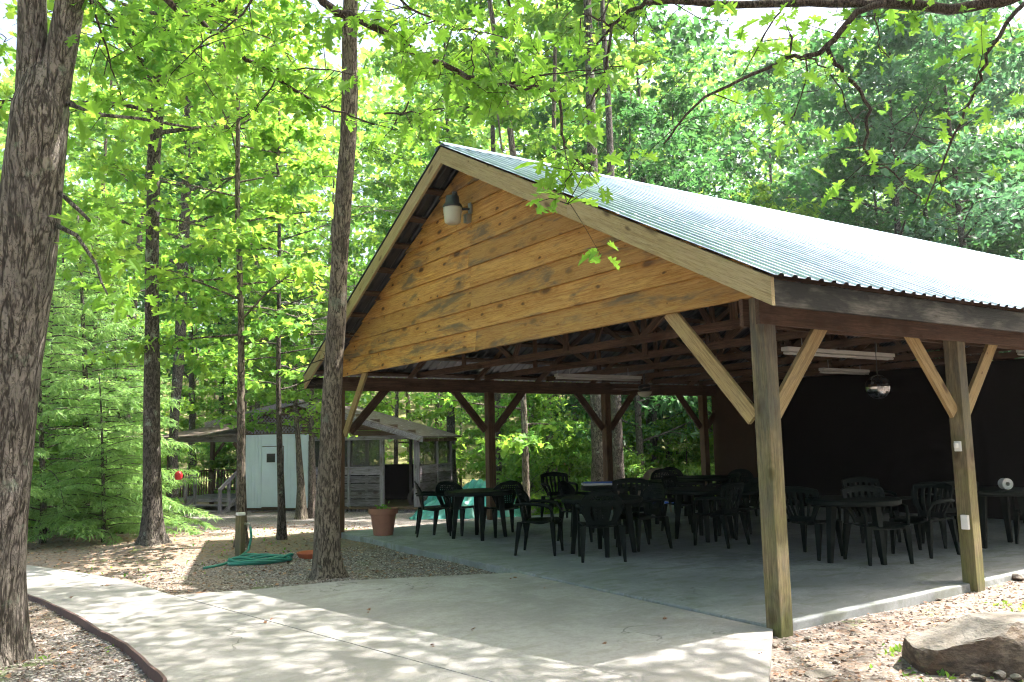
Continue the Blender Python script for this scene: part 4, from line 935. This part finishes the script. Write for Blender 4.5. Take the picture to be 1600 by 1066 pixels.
# individually recognisable trunks: (px, depth, kind, index, scale, label)
KN=[(846,24.5,'tall',3,1.0,'pale slender trunk, left one of a close pair seen between the back posts'),(861,23.6,'tall',3,1.15,'thicker pale trunk, right one of the close pair seen between the back posts'),
    (930,21,'tall',4,1.25,'spotted grey trunk just left of the middle back post'),(960,20.2,'tall',4,.95,'dark thick trunk just right of the middle back post'),
    (772,26,'tall',4,1.0,'thick dark trunk behind the teal tarpaulin'),(702,31,'tall',4,1.1,'dark trunk rising behind the right corner of the screened room'),
    (817,20.5,'mid',0,1.2,'slim leaning trunk with bright leaves left of the pale trunk pair'),(886,29,'tall',3,.9,'thin dark trunk right of the pale trunk pair'),
    (996,23,'mid',2,1.15,'slim curved dark tree right of the thick dark trunk'),(1034,28,'mid',2,1.3,'dark slim trunk left of the last back post'),(1052,31,'tall',1,.9,'slanting dark trunk against the bright clearing'),
    (395,33,'tall',1,1.0,'grey trunk seen through the porch of the shed'),(345,36,'tall',0,1.0,'pale trunk seen through the porch beside the steps'),(303,34,'tall',2,.9,'trunk behind the left end of the porch'),
    (196,27,'tall',0,1.0,'grey trunk in the woods between the hemlocks and the dark spotted tree'),(150,31,'tall',1,1.1,'tall trunk far behind the hemlocks'),
    (863,32,'tall',0,1.15,'pale trunk rising above the middle of the roof ridge'),(1015,27,'tall',2,1.15,'forking grey tree leaning above the roof ridge'),(1395,25,'tall',2,1.0,'curved grey trunk above the right part of the roof'),(1545,23,'blue',0,1.05,'silvery leaved tree at the right edge above the roof'),(1460,29,'blue',0,1.2,'silvery leaved tree standing behind the curved grey trunk'),(1570,31,'tall',0,1.1,'tall dark trunk at the far right above the roof')]
for px,d,kd,i,s,lb in KN:
    x,y=plan(px,d); spots.append((x,y)); plant(kd,i,x,y,lb,s)
LT={'tall':'tall leafy tree, one of many standing in the woods behind the yard','mid':'slender understorey tree, one of many with layered bright leaves in the woods','blue':'silvery green leaved tree among the woods behind the roof','shrub':'low leafy shrub, one of many growing under the trees at the edge of the woods'}
def fill(kind,n,d0,d1,p0,p1,mn,s0,s1,pick=None):
    c=0;tr=0
    while c<n and tr<6000:
        tr+=1; d=random.uniform(d0,d1); px=random.uniform(p0,p1); x,y=plan(px,d)
        if not clear(x,y,2,mn): continue
        spots.append((x,y)); s=random.uniform(s0,s1); plant(kind,random.choice(pick) if pick else c,x,y,LT[kind],s,s*random.uniform(.9,1.15)); c+=1
fill('tall',17,32,50,-260,1000,3.6,.8,1.1,[0,1,2]); fill('tall',15,32,54,1000,1900,3.3,.85,1.15,[0,2])
fill('blue',7,24,36,1250,1850,2.5,.8,1.1)
fill('mid',11,20,31,-260,225,1.6,.7,1.1,[0,1]); fill('mid',12,29,40,225,800,1.6,.8,1.2,[0,1]); fill('mid',12,24,36,760,1250,1.6,.8,1.2); fill('mid',14,23,36,1250,1850,1.8,.9,1.25,[1,2])
fill('shrub',16,30,36,200,780,1.1,.8,1.3); fill('shrub',26,22,31,800,1150,1.0,.7,1.3); fill('shrub',16,16,26,-200,220,1.1,.7,1.2)
fill('tall',10,50,72,-300,1900,4,1.0,1.3,[0,1,2])

# unseen woods added right and behind the camera to cut side light
for i,(x,y) in enumerate([(6,-10),(11,-11.5),(16,-9.5),(21,-8),(2.5,-12.5),(13,-15),(-3,-14),(-10,-12),(-14,-6),(-13,2),(-15,9)]):
    plant('tall',[2,0][i%2],x,y,'tall leafy tree added out of view beside the yard',1.0); plant('mid',i%3,x+2.2,y-1.0,'slender understorey tree added out of view beside the yard',1.0)
# far-off wood as one mass
n=80000; dd_=rs.uniform(50,100,n); pp=rs.uniform(-420,2020,n); hh_=rs.uniform(.0,1,n)*(18+dd_*.16)
cl_=np.sin(pp*.021+dd_*.3)+np.sin(pp*.047-hh_*.7)+np.sin(hh_*.9+dd_*.5)*.8; ok=(cl_>-1.1)&~((pp>930)&(pp<1100)&(hh_<5)&(cl_<.8))
dd_,pp,hh_=dd_[ok],pp[ok],hh_[ok]
xx=CAM[0]+(FH[0]+RH[0]*(pp-800)/FL)*dd_; yy=CAM[1]+(FH[1]+RH[1]*(pp-800)/FL)*dd_
tag(leaves('far_woods',np.column_stack([xx,yy,gz(xx,yy)+hh_]),.62,'frond',M['wood_leaf'],tilt=.6),'far wood that reads as one green mass','woods',kind='stuff')

# the near trunks, traced as real tapered trunks
def px_trunk(name,label,rows,d,bark,top,extra=None,n=16,jit=.035,flare=None,grp=None):
    """rows: (py, left px, right px) from the ground up, at depth d; then runs on upward to height top"""
    t_=thing(name,label,'tree',group=grp); b=atg((rows[0][1]+rows[0][2])/2,rows[0][0]-2); d=(b-CAM)@fw if d is None else d
    pts=[];rad=[]
    for py,l,r in rows:
        q=at((l+r)/2,py,d); pts.append(q); rad.append((r-l)/2/FL*d)
    b=pts[0]; base=np.array([b[0],b[1],b[2]-.25]); pts=[base]+pts; rad=[rad[0]*1.18]+rad
    dr=(pts[-1]-pts[-3]); dr=dr/np.linalg.norm(dr); dr=dr*.6+np.array([0,0,.4]); L=top-pts[-1][2]; k=7; r_=rad[-1]
    for i in range(1,k+1): pts.append(pts[-1]+dr/np.linalg.norm(dr)*L/k+np.array([random.uniform(-.05,.05),random.uniform(-.05,.05),0])); rad.append(max(.02,r_*(1-.85*i/k)))
    # resample
    P2=[];R2=[]
    for i in range(len(pts)-1):
        L_=np.linalg.norm(pts[i+1]-pts[i]); m_=max(1,int(L_/.12))
        for j in range(m_): f=j/m_; P2.append(pts[i]*(1-f)+pts[i+1]*f); R2.append(rad[i]*(1-f)+rad[i+1]*f)
    P2.append(pts[-1]);R2.append(rad[-1])
    o=np.array(P2[0]); t_.location=tuple(o); P2=[tuple(np.array(q)-o) for q in P2]
    return t_,P2,R2,d
def root_flare(amt,dec,lobes=5,ph=0): return lambda i,a: amt*math.exp(-i/dec)*(.5+.5*math.cos(a*lobes+ph))**1.5
# big forked oak at the left
t1,P_,R_,d=px_trunk('forked_oak','thick forked oak trunk with ridged grey bark at the left edge',[(1040,-72,40),(1000,-70,32),(900,-68,30),(800,-60,37),(690,-48,48),(560,-32,60),(500,-24,68),(414,-10,80),(250,13,97),(170,24,105),(132,27,108)],6.05,'bark',6.0)
cut=[i for i,p in enumerate(P_) if p[2]<at(70,134,d)[2]-t1.location.z]; Pm=[P_[i] for i in cut]; Rm=[R_[i] for i in cut]
loc=np.array(t1.location)
for (py,l,r_) in ((118,36,104),(106,46,98),(96,62,88)): Pm.append(tuple(at((l+r_)/2,py,d+.03)-loc)); Rm.append((r_-l)/2/FL*d*.9)
m=MB(); m.tube(Pm,Rm,40,jit=.02,flare=root_flare(.38,2.6,5,.6))
tops=[]
for (cx,w,cy),(nx_,ny_) in (((50,40,0),(44,-420)),((110,41,0),(165,-420))):
    cz=at(44 if cx<80 else 68,290,d)-loc; c0=at(49 if cx<80 else 80,190,d)-loc; e0=at(50 if cx<80 else 91,105,d)-loc; p0=at(cx,0,d)-loc; p1=at(nx_,ny_,d)-loc; p2=p1+np.array([(-.5 if cx<80 else .5),.2,2.5]); p3=p2+np.array([.1,-.3,3])
    r0=w/2/FL*d; pl=[tuple(cz),tuple(c0),tuple(e0),tuple(p0),tuple(p1),tuple(p2),tuple(p3)]; rl_=[r0*.9,r0*1.08,r0*1.08,r0,r0*.85,r0*.6,.03]
    P3=[];R3=[]
    for i in range(6):
        for j in range(9): f=j/9; P3.append(tuple(Vector(pl[i]).lerp(Vector(pl[i+1]),f))); R3.append(rl_[i]*(1-f)+rl_[i+1]*f)
    m.tube(P3,R3,28,jit=.02); tops.append((P3,R3))
Pl=[]
for P3,R3 in tops: Pl+=limbs(P3,R3,.66,.98,12,3.4,6,26,.3,m,rise=.4)
# a side branch low on the right that carries sprays
for pl_ in ([(88,352),(120,368),(150,412),(158,440),(168,460)],[(98,160),(160,180),(215,185),(300,200)],[(92,300),(125,330),(140,345)]):
    m.tube([tuple(at(x,y,d-.1*i)-loc) for i,(x,y) in enumerate(pl_)],[.018-.003*i for i in range(len(pl_))],6)
    for x,y in pl_[1:]:
        for e in range(12): q=at(x+random.gauss(15,28),y+random.gauss(10,18),d+random.uniform(-.5,.9))-loc; Pl.append(tuple(q))
m.build('trunk',M['bark'],t1,smooth=True); leaves('crown',np.array(Pl),.13,'oak',M['oak'],t1)
# slimmer trees
def near_tree(name,label,rows,d,bark,top,nl,Lmax,cb,size,lm,clump=26,spread=.2,kind='frond',fl=(.35,3),ntw=5,**kw):
    t_,P_,R_,d=px_trunk(name,label,rows,d,bark,top); m=MB(); m.tube(P_,R_,20,jit=.03,flare=root_flare(fl[0],fl[1],4,random.uniform(0,6)))
    Pl=limbs(P_,R_,cb,.985,nl,Lmax,ntw,clump,spread,m,**kw); L0=t_.location; Pl=[q for q in Pl if not (q[0]+L0.x>-1.0 and q[1]+L0.y<10.3 and q[2]+L0.z<6)]; m.build('trunk',M[bark],t_,smooth=True); leaves('crown',np.array(Pl),size,kind,M[lm],t_,tilt=.4); return t_
near_tree('oak_tree','slim straight oak trunk standing in gravel by the patio, in front of the gable',[(905,482,546),(890,488,538),(860,490,532),(800,492,530),(700,500,533.5),(620,504,534),(555,508,536),(500,511,540),(420,516.5,542.5),(330,522,549),(220,531.5,557),(150,533,559),(60,534,558)],None,'bark2',12.5,24,3.2,.62,.14,'oak',34,.28,'oak',(.35,3.5))
near_tree('spotted_oak','dark trunk with pale lichen spots between the hemlocks and the shed',[(850,216,263),(835,221,256),(800,224,252),(700,225,250),(600,225,249),(500,227,248),(414,227.5,247.5),(250,231,250),(90,242,261)],None,'bark3',15,30,3.6,.42,.15,'maple',34,.28,fl=(.45,2.5))
near_tree('slim_tree','slender light barked tree behind the tap post',[(857,366,390),(830,369,386),(750,370,383.5),(600,371,382),(500,372,381.5),(414,370,379),(330,367,375),(150,369,375)],None,'bark2',9.5,34,2.3,.34,.125,'maple',24,.17,ntw=6,rise=.18,flat=.16)
near_tree('thin_tree','thinnest brown trunk, in front of the white shed door',[(845,432,449),(800,434,446),(700,432.5,441.5),(600,431,438.5),(450,433,439),(300,434,439)],None,'bark3',7.2,30,2.0,.36,.12,'maple',22,.16,ntw=6,rise=.15,flat=.16)
near_tree('leaning_tree','dark leaning trunk with a red feeder, left of the porch steps',[(822,258,282),(790,262,279),(700,264,277),(640,266,280),(560,272,289),(480,275,291),(350,280,296)],None,'bark3',13,26,3.0,.45,.15,'maple',28,.24)
near_tree('crooked_sapling','thin crooked trunk against the right end of the white shed wall',[(803,463,479),(760,464,476),(690,462,470),(640,458,465)],22.4,'bark2',5.0,22,1.9,.42,.13,'maple',26,.18,rise=.12,flat=.2)
near_tree('shed_sapling','thin straight trunk hugging the corner between white wall and screened room',[(803,482,495),(700,483,492),(640,482,490)],22.9,'bark4',6.5,22,1.9,.5,.13,'maple',26,.18,rise=.12,flat=.2)
q=at(279,744,14.6); fd=thing('bird_feeder','small red feeder hanging beside the dark leaning trunk','bird feeder',q)
MB().lathe([(.001,-.07),(.06,-.06),(.07,.02),(.05,.07),(.001,.09)],16).build('feeder_body',M['red'],fd,smooth=True); MB().tube([(0,0,.08),(0,0,.5)],.004,5).build('cord',M['dark_metal'],fd)

# hemlocks
def hemlock(H,rb,seed):
    random.seed(seed); t_=thing('hemlock','x','conifer'); m=MB(); pts=curve((0,0,-.2),(0,0,1),H,12,0,.02); rad=[.07*(1-.9*i/12)*H/6+.008 for i in range(13)]; m.tube(pts,rad,8)
    Pn=[];Dn=[]; nb=int(H*15)
    for i in range(nb):
        f=.05+.93*i/nb; z=f*H; az=i*2.4; L=rb*(1-f)**.75*random.uniform(.75,1.15)+.2
        c=curve((0,0,z),(math.cos(az),math.sin(az),random.uniform(.1,.5)),L,6,random.uniform(.07,.14),.08); m.tube(c,[.012*(1-.85*q/6)+.002 for q in range(7)],4,cap=False)
        ns=int(L*20)
        for j in range(ns):
            u=.12+.88*j/ns; q=min(int(u*6),5); b=Vector(c[q]).lerp(Vector(c[q+1]),u*6-q); sd=1 if j%2 else -1
            a2=az+sd*random.uniform(.6,1.0); l2=(.12+.30*(1-abs(u-.35)))*L*.55; d2=Vector((math.cos(a2),math.sin(a2),-.22)); k=max(3,int(l2/.045))
            for e in range(k):
                o=b+d2*(l2*e/k)+Vector((0,0,-.15*l2*(e/k)**2)); 
                for s in (-1,1): a3=a2+s*random.uniform(.5,.9); Pn.append((o.x,o.y,o.z+random.gauss(0,.012))); Dn.append((math.cos(a3),math.sin(a3)))
    m.build('trunk',M['bark3'],t_,smooth=True); leaves('crown',np.array(Pn),.115,'needle',M['needle'],t_,tilt=.28,dirs=np.array(Dn)); return t_
hA=hemlock(6.2,2.0,3); hB=hemlock(4.6,1.7,9); random.seed(21)
HL=[(hA,140,15.5,1.0,'tallest feathery hemlock, in the middle of the evergreen clump by the path'),(hB,75,14.2,1.0,'feathery hemlock nearest the big forked oak'),(hB,195,16.2,.95,'feathery hemlock beside the dark spotted trunk'),(hA,40,18,1.1,'hemlock standing behind the forked oak trunk'),(hA,110,20,1.15,'hemlock in the second row of the evergreen clump'),(hB,168,13.9,.62,'smallest hemlock, in front of the evergreen clump')]
seen=set()
for pr,px,d,s,lb in HL:
    o=pr if pr.name not in seen else dup(pr); seen.add(pr.name); x,y=plan(px,d); o.location=(x,y,float(gz(x,y))); o.scale=(s,s,s); o.rotation_euler=(0,0,random.uniform(0,6)); o['label']=lb; o['group']='hemlocks by the path'

# overhanging oaks whose trunks stand just outside the photo
def proj(Pw):
    dv=Pw-CAM; z=dv@fw; return 800+FL*(dv@rt)/z, 533-FL*(dv@up)/z, z
def overhang(name,label,base,H,r0,cen,rad_,nleaf,branches,leafper,lsize,ymax):
    t_=thing(name,label,'tree',(base[0],base[1],float(gz(*base))-.2)); loc=np.array(t_.location); m=MB()
    tr=[(0,0,0),(.05,0,H*.25),(.0,.08,H*.5),(-.1,.1,H*.75),(-.3,.1,H)]; tr=[tuple(np.array(a)*(1-f)+np.array(b)*f) for a,b in zip(tr[:-1],tr[1:]) for f in (0,.25,.5,.75)]+[tr[-1]]
    m.tube(tr,[r0*(1.35 if i==0 else 1)*(1-.5*i/len(tr)) for i in range(len(tr))],18,jit=.03); Pl=[]
    top=Vector(tr[-1])
    # crown limbs
    for k in range(26):
        u=rs.normal(size=3); u/=np.linalg.norm(u); tgt=np.array(cen)+u*np.array(rad_)*rs.uniform(.5,1.0)
        s0=Vector(tr[int(len(tr)*random.uniform(.6,.99))]); e=Vector(tgt-loc); md=(s0+e)/2+Vector((random.uniform(-.4,.4),random.uniform(-.4,.4),.5))
        c=[s0.lerp(md,f).lerp(md.lerp(e,f),f) for f in np.linspace(0,1,7)]
        if any(-20<proj(np.array(q)+loc)[0]<1620 and -10<proj(np.array(q)+loc)[1]<1066 and proj(np.array(q)+loc)[2]>0 for q in c[3:]): continue
        m.tube([tuple(q) for q in c],[.06*(1-.8*i/6) for i in range(7)],6)
    q=[]
    K=int(nleaf/34)
    while len(q)<K:
        u=rs.uniform(-1,1,3)
        if u@u>1: continue
        q.append(np.array(cen)+u*np.array(rad_))
    for c in q:
        l=c+rs.normal(size=(34,3))*np.array([.55,.55,.2])
        for p_ in l:
            X_,Y_,Z_=proj(p_)
            if Z_>0 and -40<X_<1640 and Y_>ymax: continue
            Pl.append(tuple(p_-loc))
    for bi,(pl,d0,d1,r_) in enumerate(branches):
        n_=len(pl); c=[at(x,y,d0+(d1-d0)*i/(n_-1))-loc for i,(x,y) in enumerate(pl)]
        # smooth it and roughen it
        c2=[]
        for i in range(n_-1):
            a0=c[max(i-1,0)];a1=c[i];a2=c[i+1];a3=c[min(i+2,n_-1)]
            for f in (0,.25,.5,.75): c2.append(.5*((2*a1)+(-a0+a2)*f+(2*a0-5*a1+4*a2-a3)*f*f+(-a0+3*a1-3*a2+a3)*f**3)+rs.normal(size=3)*.008)
        c2.append(c[-1]); N=len(c2); m.tube([tuple(q) for q in c2],[r_*(1-.78*i/N) for i in range(N)],8,jit=.04)
        L=sum(np.linalg.norm(c2[i+1]-c2[i]) for i in range(N-1)); nt=int(L*leafper)
        for k in range(nt):
            f=rs.uniform(.12,1)*(N-1); i=min(int(f),N-2); b=c2[i]+(c2[i+1]-c2[i])*(f-i)
            dv=rs.normal(size=3)*np.array([1,1,.5]); dv[2]-=.15; dv/=np.linalg.norm(dv); l2=rs.uniform(.12,.5); e=b+dv*l2+np.array([0,0,-.03])
            md=(b+e)/2+rs.normal(size=3)*.03; m.tube([tuple(b),tuple(md),tuple(e)],[.0045,.003,.0016],4,cap=False)
            for w in range(rs.randint(4,8)): Pl.append(tuple(e+rs.normal(size=3)*np.array([.06,.06,.035])-dv*rs.uniform(0,.18)))
    m.build('trunk',M['twig'],t_,smooth=True); leaves('crown',np.array(Pl),lsize,'oak',M['oak'],t_,tilt=.5)
    return t_
brA=[([(1900,-60),(1720,-30),(1600,-8),(1520,10),(1375,4),(1300,5),(1150,7),(1050,3),(1015,4),(995,14),(954,41)],5.6,6.2,.05),
     ([(954,41),(947,103),(923,161),(892,192)],6.2,6.3,.012),([(956,43),(930,72),(905,96)],6.2,6.4,.011),([(954,41),(925,25),(905,28),(905,70)],6.2,6.0,.009),
     ([(1385,4),(1337,22),(1292,75),(1262,88),(1232,92),(1157,124),(1086,165),(1037,225)],5.8,6.0,.026),
     ([(1292,75),(1311,109),(1352,157),(1352,210),(1360,251),(1397,270),(1446,319)],5.8,6.0,.017),
     ([(1640,-40),(1585,19),(1540,86),(1525,139),(1491,210),(1465,277),(1446,322)],5.4,5.7,.016),
     ([(1225,11),(1195,56),(1157,120)],5.9,6.0,.008),([(1365,22),(1372,50),(1376,80),(1392,92)],5.7,5.6,.006),([(1265,90),(1300,115),(1325,170),(1343,230)],5.8,5.9,.007),([(1262,90),(1255,140),(1240,180),(1185,205)],5.8,6.2,.006),([(1237,55),(1236,90),(1240,105)],5.9,5.9,.009)]
brB=[([(430,-120),(507,0),(545,24),(600,52),(648,81),(706,107),(751,129),(809,137),(857,139),(875,162),(880,220),(895,247)],5.6,6.0,.030),
     ([(200,-60),(258,0),(309,31),(351,65),(399,100),(447,131),(498,165),(536,177),(585,195)],6.0,7.6,.027),
     ([(351,65),(345,85),(322,105),(300,115)],6.3,6.2,.008),([(420,112),(500,108),(560,118)],6.8,7.2,.009),([(760,131),(800,130),(880,113),(960,108)],5.9,6.2,.010),([(742,125),(738,80),(745,40)],5.8,5.7,.006),
     ([(600,178),(640,176),(700,170),(720,165)],7.4,7.2,.010),([(880,230),(905,255),(880,290),(890,320)],6.0,5.6,.006),([(895,247),(915,262),(925,285)],6.0,5.7,.006),
     ([(100,-100),(150,20),(170,90),(190,160)],6.0,6.6,.012),([(430,-60),(380,20),(330,60),(300,80)],5.6,5.4,.009),([(560,-60),(640,10),(700,40),(760,50)],5.4,5.6,.010),([(250,-80),(300,10),(420,60),(450,90)],6.5,7.0,.010),([(780,-60),(800,20),(830,70),(850,90)],6.3,6.6,.009),([(-120,-60),(-40,30),(10,60)],6.2,6.6,.01),
     ([(640,160),(600,215),(560,240)],7.8,8.0,.008),([(430,125),(400,170),(340,210)],7.4,7.8,.008)]
overhang('overhanging_oak','oak limb with dark twigs reaching in across the top right of the photo',plan(2150,5.6),10.5,.26,(3.6,-2.9,12),(4.2,3.6,1.9),11000,brA,5.5,.108,-25)
overhang('patio_oak','oak whose long thin branches cross the top left and droop over the gable peak',plan(250,-1.5),10,.24,(1.2,.4,11.5),(3.4,3.4,1.6),6000,brB,11,.118,-25)

# ------------------------------------------------------------------ light
w=bpy.data.worlds.new("World"); sc.world=w; w.use_nodes=True; nt=w.node_tree; bg=nt.nodes['Background']; sky=nt.nodes.new('ShaderNodeTexSky'); sky.sky_type='NISHITA'; sky.sun_disc=False
EL,AZ=60.5,-25.0
sky.sun_elevation=R(EL); sky.sun_rotation=R(90-AZ); sky.air_density=1.0; sky.dust_density=7.0; sky.ozone_density=.6
nt.links.new(sky.outputs[0],bg.inputs[0]); bg.inputs[1].default_value=.15
sd=bpy.data.lights.new('sun','SUN'); sd.energy=4.8; sd.angle=R(.53); sd.color=(1,.955,.88); so=bpy.data.objects.new('sun',sd); C.objects.link(so)
dv=Vector((math.cos(R(EL))*math.cos(R(AZ)),math.cos(R(EL))*math.sin(R(AZ)),math.sin(R(EL)))); so.rotation_euler=dv.to_track_quat('Z','Y').to_euler(); so.location=(0,0,30)
sc.view_settings.view_transform='Standard'; sc.view_settings.look='None'; sc.view_settings.exposure=2.1; sc.view_settings.gamma=1
sc.render.engine='CYCLES'; cy=sc.cycles; cy.max_bounces=5; cy.diffuse_bounces=3; cy.glossy_bounces=2; cy.transmission_bounces=4; cy.transparent_max_bounces=6; cy.sample_clamp_indirect=6
cy.filter_width=1.15; cy.use_denoising=True; cy.use_adaptive_sampling=True; cy.adaptive_threshold=.03

t=NT('haze_air'); pv=t.n('ShaderNodeVolumePrincipled'); pv.inputs['Color'].default_value=(.93,.97,.95,1); pv.inputs['Density'].default_value=HAZE; pv.inputs['Anisotropy'].default_value=.35; t.l(pv.outputs[0],t.out.inputs['Volume'])
if HAZE>0: MB().box((-60,-60,-12),(130,140,38)).build('haze',t.m,kind='stuff',label='thin pale air haze over the whole yard')
